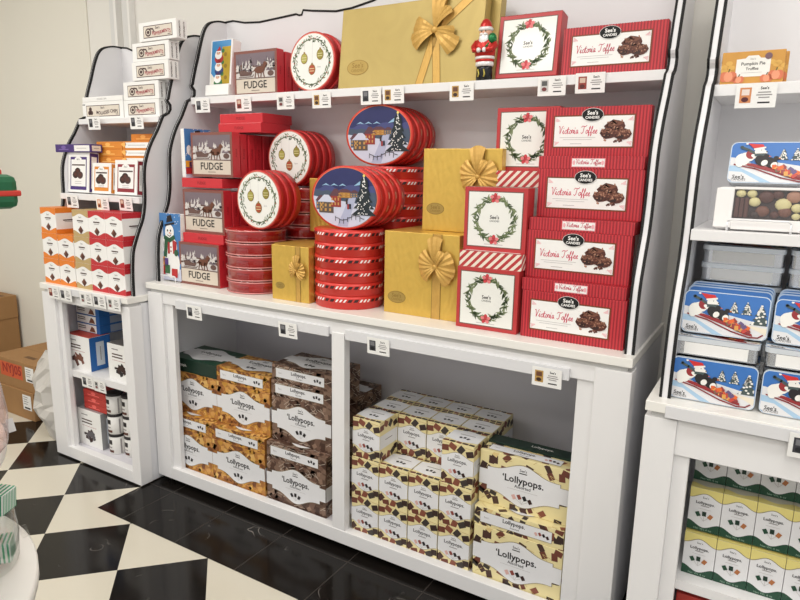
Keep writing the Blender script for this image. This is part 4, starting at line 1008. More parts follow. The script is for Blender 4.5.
def cabinet(label, x0, x1, front, H, depth, pl, pr_, posts, divider, opening_top, shelves, upper, bt_w, zb=.03, fl=.0775, tws=((.0015, .009), (.005, .006)), btop=None, zs=1.0, rail_front=False):
    """posts: (left post w, left frame w, right post w, right frame w)"""
    root = empty('display_cabinet', label, 'cabinet', ((x0 + x1) / 2, front + depth / 2, 0))
    B = lambda: MB()
    def part(name, mb, lb=None, parent=None):
        o = mb.build(name, parent or root, True)
        if lb: o['label'] = lb
        return o
    c0, c1 = x0, x1; yf = front + .007; yb = front + depth; zt = H - .033
    mb = B(); mb.box(x0, x1, front, yb, H - .026, H, COUNTER, .002); part('countertop', mb)
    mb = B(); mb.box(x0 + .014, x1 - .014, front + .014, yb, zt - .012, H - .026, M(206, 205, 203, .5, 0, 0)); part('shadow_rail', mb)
    a, b, c, d = posts; top = zt - .008
    mb = B(); mb.box(c0, c0 + a, yf, yf + .06, zb, top, WHITE, .002); part('corner_post', mb)
    mb = B(); mb.box(c1 - c, c1, yf, yf + .06, zb, top, WHITE, .002); part('corner_post', mb)
    mb = B(); mb.box(c0 + a, c0 + a + b, yf + .014, yf + .036, fl, top, WHITE, .001); part('inner_frame', mb)
    if d > .002: mb = B(); mb.box(c1 - c - d, c1 - c, yf + .014, yf + .036, fl, top, WHITE, .001); part('inner_frame', mb)
    mb = B(); mb.box(c0 + a, c1 - c, yf + .006, yf + .036, opening_top, top, WHITE, .001); part('top_rail', mb)
    mb = B(); mb.box(c0 + a, c1 - c, yf, yf + .036, zb, fl + .007, WHITE, .002); part('bottom_rail', mb)
    mb = B(); mb.box(c0 + .02, c1 - .02, yf + .036, yb - .02, fl - .02, fl, INNER); part('base_board', mb)
    mb = B(); mb.box(c0 + .012, c1 - .012, yb - .02, yb, zb, zt, INNER); part('back_panel', mb)
    for s0, s1 in ((c0 + .004, c0 + .02), (c1 - .02, c1 - .004)):
        mb = B(); mb.box(s0, s1, yf + .06, yb - .001, zb, zt, WHITE2); part('end_panel', mb)
    for fx in (c0 + .03, c1 - .05):
        for fy in (yf + .03, yb - .06): mb = B(); mb.box(fx, fx + .02, fy, fy + .02, .0, zb + .001, M(60, 58, 58, .5, 0, 0)); part('foot', mb, 'small dark foot')
    if divider:
        mb = B(); mb.box(divider[0], divider[1], yf + .002, yf + .036, fl, opening_top + .01, WHITE, .001); part('divider_post', mb)
        mb = B(); mb.box((divider[0] + divider[1]) / 2 - .009, (divider[0] + divider[1]) / 2 + .009, yf + .036, yb - .02, fl, fl + .04, INNER); part('divider_board', mb)
    for z0, z1, lip in shelves:
        mb = B(); mb.box(c0 + .02, c1 - .02, yf + .036, yb - .02, z0, z1, WHITE); part('lower_shelf', mb)
    for q0, q1 in bt_w:       # label rails under the counter
        mb = B()
        if rail_front: mb.box(q0, q1, front - .004, front - .0002, H - .034, H - .004, RAIL, .001)
        else: mb.box(q0, q1, yf - .004, yf + .0055, opening_top - .008, opening_top + .028, RAIL, .001)
        part('label_rail', mb, 'clear price label strip')
    for (p0, p1), tw in zip((pl, pr_), tws): side_panel(root, p0, p1, front, H, tw, zs)
    # back board with its scrolled top edge
    X0, X1 = pl[0], pr_[1]; mid = (X0 + X1) / 2; half = (X1 - X0) / 2
    BT = btop or BACKTOP; top_ = [(X0 + t * half, H + z) for t, z in BT]; top_ += [(X1 - t * half, H + z) for t, z in BT[-2::-1]]
    yk = front + .49
    mb = B(); mb.prism([(X1, H), (X0, H)][::-1] + top_[::-1], yk, yk + .014, 'y', PANEL); bb = part('back_board', mb)
    e = B(); e.tube([(x, yk - .001, z) for x, z in top_], .0042, BLACK, 6); part('edge_trim', e, 'black edge line', bb)
    for z, t, ys in upper:
        mb = B(); mb.box(pl[1] + .001, pr_[0] - .001, front + ys, yk, z - t, z, WHITE, .0015); part('upper_shelf', mb)
    return root
cabinet('long white display cabinet in the middle with black edge lines and two open bays below', .012, 2.0145, 0, .92, .517, (.031, .046), (1.983, 2.007), (.09, .05, .10, .05), (.997, 1.052), .834, [], [(1.700, .029, .262)], [(.19, .985), (1.06, 1.845)])
cabinet('narrow white display cabinet at the left with truffle boxes on its counter', -.631, .0105, -.092, .8624, .52, (-.602, -.587), (-.020, -.005), (.10, .03, .056, .001), None, .783, [(.416, .447, 0)], [(1.615, .024, .232), (1.275, .026, .112)], [(-.545, -.03)], .008, .058, ((.0015, .009), (.0015, .009)), [(0, 1.107), (.08, 1.112), (.2, 1.108), (.35, 1.092), (.55, 1.084), (1.0, 1.10)], .987, True)
cabinet('white display cabinet at the right holding the polar bear tins', 2.0783, 3.2, -.1476, .865, .66, (2.103, 2.127), (3.15, 3.174), (.075, .035, .10, .05), None, .735, [(.36, .386, 0)], [(1.632, .028, .25), (1.281, .026, .09)], [(2.125, 3.1)], .03, .0775, ((.005, .006), (.005, .006)), None, 1.0, True)

# ------------------------------------------------------------------ price tags
def tag_kind(icon, key):
    @kind(key, .088, .058, .0012)
    def _(w, h, d):
        b = carton(w, h, d, CARD, 0); L = MB(); A = FRONT(L, w, h, d, 1); cols = icon
        A.rect(.009, .012, .034, .048, M(*cols[0], .5, 0, 0), 0); A.rect(.013, .03, .030, .044, M(*cols[1], .5, 0, 0), 1); A.ell(.021, .02, .008, .006, M(*cols[2], .5, 0, 0), 1, 10)
        A.text("See's", .062, .046, INK, width=.018, l=0, bold=.02)
        for k, ww in enumerate((.026, .032, .022)): A.line([(.062 - ww / 2, .036 - .006 * k), (.062 + ww / 2, .036 - .006 * k)], .0026, GREY, 0)
        A.line([(.05, .012), (.074, .012)], .0036, INK, 0)
        return [('card', b, None, None), ('printing', L, None, 'small product picture beside lines of print')]
for kx, ic in dict(dark=((60, 60, 66), (120, 120, 124), (30, 30, 34)), red=((150, 60, 50), (216, 190, 170), (90, 40, 36)), gold=((190, 150, 80), (110, 70, 50), (60, 40, 34)), pale=((206, 204, 200), (90, 92, 90), (120, 60, 60)), orange=((214, 140, 90), (236, 220, 210), (90, 40, 44))).items(): tag_kind(ic, 'tag_' + kx)
def tag(x, y, z, ic, label, group, lean=-.06):
    r = put('tag_' + ic, 'price_tag', label, 'price tag', x, y, z - .029, group, center=True)
    r.rotation_euler = (-lean, 0, 0)
for x, z, ic, what in ((.123, 1.664, 'dark', 'below the carton of stacked Santas'), (.362, 1.662, 'red', 'below the fudge box on the upper shelf'), (.588, 1.663, 'pale', 'below the bauble tin on the upper shelf'), (.766, 1.662, 'gold', 'between the bauble tin and the giant gold box'), (.990, 1.667, 'dark', 'left one of two touching under the giant gold box'), (1.085, 1.667, 'gold', 'right one of two touching under the giant gold box'), (1.351, 1.667, 'gold', 'just under the foil Santa'), (1.657, 1.670, 'pale', 'right below the wreath box on the upper shelf'), (1.774, 1.673, 'red', 'below the toffee box on the upper shelf')):
    tag(x, .2595, z, ic, 'price tag on the long shelf, ' + what, 'price tags on the long upper shelf')
for x, z, ic, what in ((.307, .825, 'dark', 'near the left end, above the green lollypop box'), (.804, .824, 'dark', 'above the chocolate lollypop boxes'), (1.200, .825, 'dark', 'just right of the divider post'), (1.782, .826, 'gold', 'near the right end, under the toffee stack')):
    tag(x, .0005, z, ic, 'white price tag under the long counter, ' + what, 'price tags under the long counter')
for x, z, what in ((-.435, 1.593, 'under the molasses box'), (-.135, 1.591, 'under the stack of peppermint boxes')):
    tag(x, .1205, z, 'dark', 'white price tag on the top left shelf, ' + what, 'price tags on the left cabinet')
for x, z, ic, what in ((-.488, 1.2405, 'dark', 'under the purple chocolate box'), (-.265, 1.2385, 'orange', 'under the orange chocolate box'), (-.105, 1.2445, 'red', 'under the maroon chocolate box')):
    tag(x, .0175, z, ic, 'white price tag on the left middle shelf, ' + what, 'price tags on the left cabinet')
for x, ic, what in ((-.510, 'red', 'leftmost of the five'), (-.417, 'dark', 'second from the left of the five'), (-.265, 'pale', 'middle one of the five'), (-.171, 'dark', 'fourth from the left of the five'), (-.073, 'pale', 'rightmost of the five')):
    tag(x, -.0966, .829, ic, 'price tag on the left counter edge, ' + what, 'price tags on the left counter edge')
tag(-.377, -.053, .412, 'dark', 'white price tag under the lower left shelf, left one of two', 'price tags on the lower left shelf')
tag(-.286, -.053, .409, 'pale', 'white price tag under the lower left shelf, right one of two', 'price tags on the lower left shelf')
tag(2.222, .0995, 1.602, 'orange', 'white price tag below the pumpkin box on the right cabinet', 'price tags on the right cabinet')
tag(2.428, -.152, .828, 'dark', 'white price tag under the polar bear tins at the right photo edge', 'price tags on the right cabinet')

# ------------------------------------------------------------------ goods on the long counter
H = .92
# toffee: upright box, lying box, upright box ... stepping back as it rises
yT = (.070, .100, .150, .200); zT = (.92, 1.099, 1.278, 1.457); xT = (1.669, 1.662, 1.670, 1.664)
wordsT = ('lowest', 'second from the bottom', 'third from the bottom', 'topmost')
for i in range(4):
    put('toffee_box', 'toffee_box', 'red striped toffee box standing upright, %s of the four in its stack' % wordsT[i], 'candy box', xT[i], yT[i], zT[i], 'upright toffee boxes at the right end')
for i in range(3):
    put('toffee_box_lying', 'toffee_box', 'red striped toffee box lying flat, only its edge showing, %s of the three lying ones' % ('lowest', 'middle', 'highest')[i], 'candy box', (xT[i] + xT[i + 1]) / 2 - .001, yT[i] + .004, zT[i] + .142, 'lying toffee boxes at the right end')
put('toffee_box', 'toffee_box', 'red striped toffee box standing alone at the right end of the upper shelf', 'candy box', 1.668, .305, 1.70, None, .05)
put('wreath_box', 'wreath_box', 'wreath box with red border, lowest of three, standing on the long counter', 'candy box', 1.452, .066, .92, 'wreath boxes left of the toffee')
put('wreath_box_lying', 'wreath_box', 'candy striped edge of a lying wreath box above the lowest wreath box', 'candy box', 1.456, .068, 1.116, 'wreath boxes left of the toffee')
put('wreath_box', 'wreath_box', 'wreath box with red border, middle of three, left of the toffee', 'candy box', 1.456, .092, 1.166, 'wreath boxes left of the toffee')
put('wreath_box_lying', 'wreath_box', 'candy striped edge of a lying wreath box above the middle wreath box', 'candy box', 1.498, .192, 1.362, 'wreath boxes left of the toffee')
put('wreath_box', 'wreath_box', 'wreath box with red border, highest of three, below the upper shelf', 'candy box', 1.490, .240, 1.412, 'wreath boxes left of the toffee')
put('wreath_box', 'wreath_box', 'wreath box with red border leaning back on the upper shelf', 'candy box', 1.450, .300, 1.70, None, .13)
# gold boxes
put('gold_box', 'gold_box', 'large gold box with bow standing on the counter beside the wreath boxes', 'gift box', 1.150, .110, .92, 'gold boxes on the long counter')
for i in range(7): put('gold_box_plain', 'gold_box', 'gold box edge behind the large gold box on the counter, %s in the row' % ('first', 'second', 'third', 'fourth', 'fifth', 'sixth', 'last')[i], 'gift box', 1.150, .1455 + .0352 * i, .92, 'gold boxes behind the front one')
put('gold_box_upper', 'gold_box', 'large gold box with bow standing on top of the gold boxes, behind the wreath boxes', 'gift box', 1.243, .205, 1.206, 'gold boxes on the long counter')
put('gold_box_small', 'gold_box', 'small gold box with bow standing on the counter between two stacks of tins', 'gift box', .682, .055, .92, 'gold boxes on the long counter')
for i in range(5): put('gold_box_small_plain', 'gold_box', 'small gold box edge behind the small gold box, %s in the row' % ('first', 'second', 'third', 'fourth', 'last')[i], 'gift box', .664, .0905 + .0352 * i, .92, 'small gold boxes behind the front one')
put('gold_box_small_plain', 'gold_box', 'small gold box peeking out behind the leaning village tins', 'gift box', .694, .27, 1.162, None)
put('gold_box_giant', 'gold_box', 'giant gold box with sheer bow leaning on the upper shelf', 'gift box', .803, .312, 1.70, None, .12)
put('gold_box_giant_plain', 'gold_box', 'giant gold box half hidden behind the front giant box on the upper shelf', 'gift box', .835, .366, 1.70, None, .12)
# fudge
put('fudge_box', 'fudge_box', 'fudge box with horse picture, lowest of three, standing on the counter by the snowman', 'candy box', .146, .075, .92, 'fudge boxes on the long counter')
put('fudge_box_back', 'fudge_box', 'fudge box hidden behind the lowest fudge box', 'candy box', .146, .12, .92, 'fudge boxes standing behind')
put('fudge_box_back', 'fudge_box', 'fudge box hidden behind the lowest fudge box', 'candy box', .146, .159, .92, 'fudge boxes standing behind')
put('fudge_box_lying', 'fudge_box', 'red fudge box lying flat on top of the lowest fudge box', 'candy box', .160, .088, 1.098, 'lying fudge boxes')
put('fudge_box', 'fudge_box', 'fudge box with horse picture, middle of three on the counter', 'candy box', .152, .105, 1.136, 'fudge boxes on the long counter')
for i in range(2): put('fudge_box_back', 'fudge_box', 'red fudge box spine behind the middle fudge box, %s' % ('nearer one', 'farther one')[i], 'candy box', .156, .150 + .042 * i, 1.136, 'fudge boxes standing behind')
put('fudge_box_lying', 'fudge_box', 'red fudge box lying flat between the middle and top fudge boxes', 'candy box', .132, .120, 1.322, 'lying fudge boxes')
put('fudge_box_lying', 'fudge_box', 'red fudge box lying flat behind the one under the top fudge box', 'candy box', .165, .30, 1.322, 'lying fudge boxes')
put('fudge_box', 'fudge_box', 'fudge box with horse picture, highest of three on the counter', 'candy box', .175, .140, 1.366, 'fudge boxes on the long counter')
for i in range(5): put('fudge_box_back', 'fudge_box', 'red fudge box spine, %s in the row behind the highest fudge box' % ('first', 'second', 'third', 'fourth', 'last')[i], 'candy box', .170 + .004 * (i % 2), .190 + .043 * i, 1.366, 'fudge boxes standing behind')
put('fudge_box_lying', 'fudge_box', 'red fudge box lying flat on the upright row, lower of two', 'candy box', .262, .212, 1.545, 'lying fudge boxes')
put('fudge_box_lying', 'fudge_box', 'red fudge box lying flat on the upright row, topmost of two', 'candy box', .262, .222, 1.583, 'lying fudge boxes')
put('fudge_box_back', 'fudge_box', 'fudge box standing under the far lying fudge box', 'candy box', .165, .235, 1.136, 'fudge boxes standing behind')
put('fudge_box', 'fudge_box', 'fudge box with horse picture standing on the upper shelf', 'candy box', .264, .312, 1.70, None)
for i in range(2): put('fudge_box_back', 'fudge_box', 'red fudge box spine on the upper shelf, %s' % ('right behind the front fudge box', 'farther back')[i], 'candy box', .266, .362 + .046 * i, 1.70, 'fudge boxes on the upper shelf')
# snowman boxes
put('snowman_box', 'snowman_box', 'snowman box standing on a wire easel at the left end of the counter', 'candy box', .022, .072, .925, None, .04)
easel('wire_easel', 'white wire easel holding the snowman box at the left end of the counter', .090, .083, .92, .10, .10, .06)
put('snowman_box_small', 'snowman_box', 'snowman box peeking out behind the highest fudge box', 'candy box', .148, .190, 1.3605, None, 0, 1.40, True)
# bauble tins
for i in range(3):
    put('ornament_tin' if i == 0 else 'ornament_tin_back', 'bauble_tin', 'round white lidded bauble tin with leaf ring, front of the lower leaning row' if i == 0 else 'red rim of a round tin, %s behind the lower bauble tin' % ('first', 'last')[i - 1], 'tin', .481 + .003 * i, .085 + .0385 * i, 1.174, 'bauble tins, lower row')
for i in range(4):
    put('ornament_tin' if i == 0 else 'ornament_tin_back', 'bauble_tin', 'round white lidded bauble tin with leaf ring, front of the upper leaning row' if i == 0 else 'red rim of a round tin, %s behind the upper bauble tin' % ('first', 'second', 'last')[i - 1], 'tin', .467 + .003 * i, .283 + .0385 * i, 1.334, 'bauble tins, upper row')
put('ornament_tin', 'bauble_tin', 'round white lidded bauble tin with leaf ring leaning on the upper shelf', 'tin', .561, .312, 1.70, None, .05)
put('ornament_tin_back', 'bauble_tin', 'red rim of a round tin behind the bauble tin on the upper shelf', 'tin', .569, .352, 1.70, None, .05)
rowsN = ('lowest', 'second from the bottom', 'middle', 'second from the top', 'topmost')
for i in range(5):
    put('wrapped_tin_front', 'wrapped_tin', 'red round tin in clear wrap, %s of the front stack of five' % rowsN[i], 'tin', .508, .160, .92 + .0503 * i, 'wrapped red tins on the counter', center=True)
for i in range(8):
    put('wrapped_tin_lying', 'wrapped_tin', 'red round tin in clear wrap, %s in the rear stack under the upper bauble tins' % ('lowest', 'second', 'third', 'fourth', 'fifth', 'sixth', 'seventh', 'topmost')[i], 'tin', .592, .382, .92 + .0515 * i, 'rear stack of wrapped red tins', center=True)
# village tins
for i in range(4):
    put('village_tin' if i == 0 else 'village_tin_back', 'village_tin', 'oval tin with snowy village lid, front of the lower leaning row' if i == 0 else 'red side of an oval tin, %s behind the lower village tin' % ('first', 'second', 'last')[i - 1], 'tin', .853 + .002 * i, .085 + .042 * i, 1.200, 'oval village tins, lower row')
for i in range(4):
    put('village_tin' if i == 0 else 'village_tin_back', 'village_tin', 'oval tin with snowy village lid, front of the upper leaning row' if i == 0 else 'red side of an oval tin, %s behind the upper village tin' % ('first', 'second', 'last')[i - 1], 'tin', .868 + .002 * i, .275 + .042 * i, 1.4215, 'oval village tins, upper row')
for i in range(6):
    put('village_tin_lying', 'village_tin', 'red oval tin with striped band lying flat, %s of six in front' % ('lowest', 'second from the bottom', 'third from the bottom', 'fourth from the bottom', 'fifth from the bottom', 'topmost')[i], 'tin', .970, .152, .92 + .0466 * i, 'front stack of lying oval tins', center=True)
for i in range(11):
    put('village_tin_lying_wide', 'village_tin', 'red oval tin lying flat, %s in the rear stack behind the front village tins' % ('lowest', 'second', 'third', 'fourth', 'fifth', 'sixth', 'seventh', 'eighth', 'ninth', 'tenth', 'topmost')[i], 'tin', 1.020, .381, .92 + .0455 * i, 'rear stack of lying oval tins', center=True)
# upper shelf figures
put('santa_carton', 'santa_carton', 'white carton with stacked little Santas at the left end of the upper shelf', 'candy box', .112, .305, 1.70, None, .12)
def santa(x, y, z):
    RS = M(196, 44, 38, .28, .35, .05); WS = M(236, 234, 232, .3, .2, .03); SK = M(226, 170, 140, .4, 0, 0); BK = M(24, 24, 26, .25, .2, 0); GR = M(30, 120, 66, .25, .4, .05); YG = M(206, 190, 90, .3, .4, 0)
    r = empty('santa_figurine', 'foil wrapped chocolate Santa with green sack on the upper shelf', 'figurine', (x, y, z))
    b = MB()
    def L(pr, m): b.lathe(pr, m, seg=20, sy=.72)
    L([(.024, 0), (.028, .004), (.027, .036), (.026, .044)], BK); L([(.028, .044), (.031, .048), (.031, .056), (.029, .058)], WS); L([(.029, .058), (.032, .061), (.0315, .066)], RS); L([(.032, .066), (.034, .069), (.033, .075)], WS)
    L([(.033, .075), (.035, .09), (.034, .11), (.030, .125), (.021, .134), (.018, .138)], RS); b.ball((0, 0, .147), .021, .018, .021, SK, 16, 10)
    for s in (-1, 1): b.tube([(s * .028, 0, .122), (s * .037, -.008, .105), (s * .028, -.024, .094), (s * .012, -.028, .092)], [.010, .0105, .009, .007], RS, 10)
    for s in (-1, 1): b.ball((s * .010, -.030, .092), .008, .007, .008, WS, 8, 6)
    b.build('body', r)
    h = MB(); h.lathe([(.022, .157), (.021, .164), (.018, .176), (.011, .187), (.002, .192)], RS, seg=18, sy=.9); h.lathe([(.021, .153), (.0245, .156), (.0245, .161), (.021, .165)], WS, seg=18, sy=.9); h.build('hat', r)
    d = MB(); d.ball((0, -.014, .124), .018, .010, .026, WS, 14, 8); d.ball((-.006, -.021, .141), .007, .004, .004, WS, 8, 6); d.ball((.006, -.021, .141), .007, .004, .004, WS, 8, 6); d.build('beard', r)
    e = MB()
    for s in (-1, 1): e.ball((s * .007, -.0175, .151), .0022, .0015, .0022, BK, 8, 5)
    e.ball((0, -.0195, .146), .0032, .003, .003, SK, 8, 5); e.build('face', r)['label'] = 'eyes and nose'
    g = MB(); g.ball((.027, -.008, .128), .015, .014, .017, GR, 12, 8); g.tube([(.02, -.014, .116), (.012, -.024, .1)], .004, GR, 6); g.build('gift_sack', r)['label'] = 'green sack over the shoulder'
    w = MB(); w.box(-.034, .034, -.0255, -.020, .086, .091, BK); w.build('belt', r)
    k = MB()
    for s in (-1, 1): k.tube([(s * .010 - .004, -.0195, .034), (s * .010, -.0205, .02), (s * .010 - .003, -.0205, .010)], .0025, YG, 6)
    k.build('boot_buckle', r)['label'] = 'gold marks on the black boots'
santa(1.418, .284, 1.7005)

# ------------------------------------------------------------------ lollypop boxes in the bays
ZB = .078
names = {'butterscotch': 'golden butterscotch', 'chocolate': 'brown chocolate', 'assorted': 'cream patterned assorted'}
def lolly_column(st, x, where, top=None, dx=0):
    g = 'lollypop boxes in the lower bays'
    put('lolly_' + st, 'lollypop_box', '%s lollypop box standing at the bottom, %s' % (names[st], where), 'candy box', x, .050, ZB, g)
    put('lolly_' + st + '_lying', 'lollypop_box', '%s lollypop box lying flat between the standing two, %s' % (names[st], where), 'candy box', x, .052, ZB + .186, g)
    put('lolly_' + st, 'lollypop_box', '%s lollypop box standing second, %s' % (names[st], where), 'candy box', x, .088, ZB + .251, g)
    for k in range(2): put('lolly_' + st, 'lollypop_box', '%s lollypop box out of sight at the back, %s' % (names[st], where), 'candy box', x, .245 , ZB + (0, .186)[k], g)
lolly_column('butterscotch', .022, 'in the left column')
put('lolly_green', 'lollypop_box', 'dark green lollypop box lying on top at the far left of the bay', 'candy box', .022, .090, ZB + .437, 'green lollypop boxes')
lolly_column('butterscotch', .3235, 'in the second column')
put('lolly_butterscotch_lying', 'lollypop_box', 'golden butterscotch lollypop box lying on top, beside the green box', 'candy box', .3235, .091, ZB + .437, 'lollypop boxes in the lower bays')
lolly_column('chocolate', .635, 'beside the divider post')
for k in range(2): put('lolly_chocolate_lying', 'lollypop_box', 'brown chocolate lollypop box lying on top, %s of the two' % ('lower', 'upper')[k], 'candy box', .635, .088 + .006 * k, ZB + .437 + .0645 * k, 'lollypop boxes in the lower bays')
put('lolly_chocolate_lying', 'lollypop_box', 'brown chocolate lollypop box at the back, glimpsed past the divider post', 'candy box', .640, .246, ZB + .372, 'lollypop boxes at the back')
cols = ('column next to the divider', 'second column from the divider', 'third column from the divider', 'column next to the big assorted boxes')
lev = ('bottom', 'middle', 'top')
for c in range(4):
    for row in range(3):
        for l_ in range(3):
            if row == 0 and c in (1, 2) and l_ == 2: continue
            if row == 2 and l_ < 2: continue
            if row == 1 and l_ < 2 and not (c in (1, 2) and l_ == 1): continue
            put('lolly_cube', 'lollypop_box', 'small cream lollypop box, %s layer, %s, %s' % (lev[l_], ('front row', 'second row', 'back row')[row], cols[c]), 'candy box', 1.062 + .1215 * c + .004 * (row % 2), .043 + .119 * row + (.006 if l_ == 2 and row == 0 else 0), ZB + .1502 * l_, 'small assorted lollypop boxes')
for c in range(4):
    for row in (1, 2):
        for l_ in range(2):
            if row == 1 and c in (1, 2) and l_ == 1: continue
            put('lolly_cube', 'lollypop_box', 'small cream lollypop box buried inside the block of boxes', 'candy box', 1.062 + .1215 * c + .004 * (row % 2), .043 + .119 * row, ZB + .1502 * l_, 'small assorted lollypop boxes')
put('lolly_assorted', 'lollypop_box', 'large cream patterned assorted lollypop box standing at the bottom right', 'candy box', 1.556, .048, ZB, 'large assorted lollypop boxes')
put('lolly_assorted_lying', 'lollypop_box', 'large cream patterned assorted lollypop box lying between the two standing ones', 'candy box', 1.554, .050, ZB + .186, 'large assorted lollypop boxes')
put('lolly_assorted', 'lollypop_box', 'large cream patterned assorted lollypop box standing second from the bottom', 'candy box', 1.552, .083, ZB + .251, 'large assorted lollypop boxes')
put('lolly_green_standing', 'lollypop_box', 'dark green lollypop box standing behind the large assorted boxes, only its top showing', 'candy box', 1.549, .152, ZB + .2505, 'green lollypop boxes')

# ------------------------------------------------------------------ left cabinet
gH = .8624
tr = ('orange', 'orange', 'gold', 'red', 'red'); xs = (-.624, -.502, -.378, -.2625, -.147)
lvl = ('bottom', 'middle', 'top')
pos5 = ('leftmost column', 'second column from the left', 'tan banded middle column', 'fourth column from the left', 'rightmost column')
for c in range(5):
    for l_ in range(3):
        if c == 1 and l_ == 2: continue
        put('truffle_' + tr[c], 'truffle_box', '%s banded white truffle box, %s row, %s' % ({'orange': 'orange', 'gold': 'tan', 'red': 'red'}[tr[c]], lvl[l_], pos5[c]), 'candy box', xs[c], -.064 + .002 * l_, gH + .1165 * l_, 'truffle boxes on the left counter')
put('choc_purple', 'chocolate_box', 'white chocolate box with purple border leaning on the left middle shelf', 'candy box', -0.5856, 0.0582, 1.2749, 'upright chocolate boxes', .1)
put('choc_orange', 'chocolate_box', 'white chocolate box with orange border leaning on the left middle shelf', 'candy box', -0.3926, 0.0531, 1.2749, 'upright chocolate boxes', .1)
put('choc_maroon', 'chocolate_box', 'white chocolate box with maroon border leaning on the left middle shelf', 'candy box', -0.23, 0.0531, 1.2749, 'upright chocolate boxes', .1)
put('flat_purple', 'chocolate_box', 'flat purple chocolate box lying on top of the purple bordered box', 'candy box', -.668, .066, 1.4615, None)
for i in range(5): put('flat_orange', 'chocolate_box', 'flat orange chocolate box, %s of the stack behind the orange bordered box' % ('lowest', 'second', 'third', 'fourth', 'fifth')[i], 'candy box', -.452, .134, 1.275 + .0338 * i, 'flat orange chocolate boxes')
for i in range(2): put('flat_orange', 'chocolate_box', 'flat orange chocolate box, %s of the stack' % ('sixth', 'front of the topmost layer')[i], 'candy box', -.452, .134, 1.275 + .0338 * (5 + i), 'flat orange chocolate boxes')
put('flat_orange', 'chocolate_box', 'flat orange chocolate box set back on the very top of the orange stack', 'candy box', -.262, .18, 1.512, 'flat orange chocolate boxes')
for i in range(7): put('flat_orange_label', 'chocolate_box', 'flat orange and white chocolate box behind the maroon box, %s from the bottom' % ('first', 'second', 'third', 'fourth', 'fifth', 'sixth', 'seventh')[i], 'candy box', -.262, .134, 1.275 + .0338 * i, 'right stack of flat orange chocolate boxes')
zs_ = 1.615
put('molasses_box', 'molasses_box', 'white molasses chips box standing at the left of the top left shelf', 'candy box', -.606, .180, zs_, None)
put('molasses_box_lying', 'molasses_box', 'thin white box lying on top of the molasses chips box', 'candy box', -.603, .180, zs_ + .0805, None)
for i, (x, z, wd) in enumerate(((-.297, 0, 'lowest'), (-.299, .0785, 'second from the bottom'), (-.225, .157, 'middle'), (-.220, .2355, 'second from the top'), (-.163, .314, 'topmost'))):
    put('peppermint_box', 'peppermint_box', 'white peppermint box, %s of five stacked on the top left shelf' % wd, 'candy box', x, .180 + .004 * (i % 2), zs_ + z, 'stack of peppermint boxes')
# lower shelves
put('pecan_box', 'pecan_box', 'white box with brown pecans and blue side on the lower left shelf', 'candy box', -.578, -.022, .447, None)
put('dark_choc_box', 'chocolate_box', 'white box with dark chocolates beside the pecan box on the lower left shelf', 'candy box', -.257, -.022, .447, None)
for i in range(3): put('pecan_flat', 'pecan_box', 'flat blue and white pecan box, %s of three above the pecan box' % ('lowest', 'middle', 'topmost')[i], 'candy box', -.583, .045, .6125 + .0435 * i, 'flat pecan boxes')
put('grey_box', 'nut_box', 'white box with grey sides and dark nuts on the cabinet floor', 'candy box', -.542, -.02, .0585, None)
for i in range(3): put('red_flat', 'candy_box', 'flat red box, %s of three on top of the grey sided box' % ('lowest', 'middle', 'topmost')[i], 'candy box', -.499, -.005, .0585 + .186 + .0325 * i, 'flat red boxes')
for c in range(2):
    for l_ in range(3):
        put('can', 'candy_can', 'white can with black lid, %s of three in the %s stack' % (lvl[l_], ('left', 'right')[c]), 'can', -.288 + .088 * c, .018 + .02 * c, .0585 + .101 * l_, 'cans in the left cabinet', center=True)

# ------------------------------------------------------------------ right cabinet
gR = .865
for c, x in enumerate((2.122, 2.318, 2.514)):
    wh = ('left column', 'right column', 'column past the photo edge')[c]; g = 'polar bear tins on the right counter'
    put('bear_tin', 'bear_tin', 'blue polar bear tin standing upright at the bottom, %s' % wh, 'tin', x, -.090, gR, g, .06)
    put('bear_tin_lying', 'bear_tin', 'polar bear tin lying flat between the upright two, %s' % wh, 'tin', x - .003, -.070, gR + .110, g)
    put('bear_tin_lying', 'bear_tin', 'polar bear tin lying at the bottom out of sight, %s' % wh, 'tin', x, -.03, gR, 'hidden polar bear tins')
    put('bear_tin_lying', 'bear_tin', 'polar bear tin lying second, out of sight, %s' % wh, 'tin', x, -.03, gR + .05, 'hidden polar bear tins')
    put('bear_tin', 'bear_tin', 'blue polar bear tin leaning upright in the upper row, %s' % wh, 'tin', x + .006, -.050, gR + .156, g, .2)
    for i in range(3): put('bear_tin_back', 'bear_tin', 'tin lid leaning behind the upper polar bear tin, %s, %s' % (('nearest', 'middle', 'farthest')[i], wh), 'tin', x + .008 + .002 * i, -.008 + .018 * i, gR + .163 + .003 * i, 'tin lids behind the polar bear tins', .18)
    for i in range(2): put('bear_tin_lying', 'bear_tin', 'silver tin with white sleeve, %s of two under the shelf, %s' % (('lower', 'upper')[i], wh), 'tin', x + .024, .075, gR + .278 + .0455 * i, 'silver tins under the right middle shelf')
    for i in range(2):
        put('bear_tin_lying', 'bear_tin', 'silver tin in the support stack behind, %s' % wh, 'tin', x + .024, .085, gR + .0455 * i * 1, 'hidden support tins')
    for i in range(2, 6): put('bear_tin_lying', 'bear_tin', 'silver tin in the support stack behind, %s' % wh, 'tin', x + .024, .085, gR + .0455 * i, 'hidden support tins') if i < 6 else None
put('pumpkin_box', 'pumpkin_box', 'orange pumpkin truffle box on the top shelf of the right cabinet', 'candy box', 2.136, .128, 1.632, None, .05)
put('pumpkin_box', 'pumpkin_box', 'orange box edge right behind the pumpkin truffle box', 'candy box', 2.143, .162, 1.632, None, .05)
put('open_candy_tin', 'candy_tin', 'open white tin of assorted chocolates on a wire easel', 'tin', 2.171, -.030, 1.2815, None, .12)
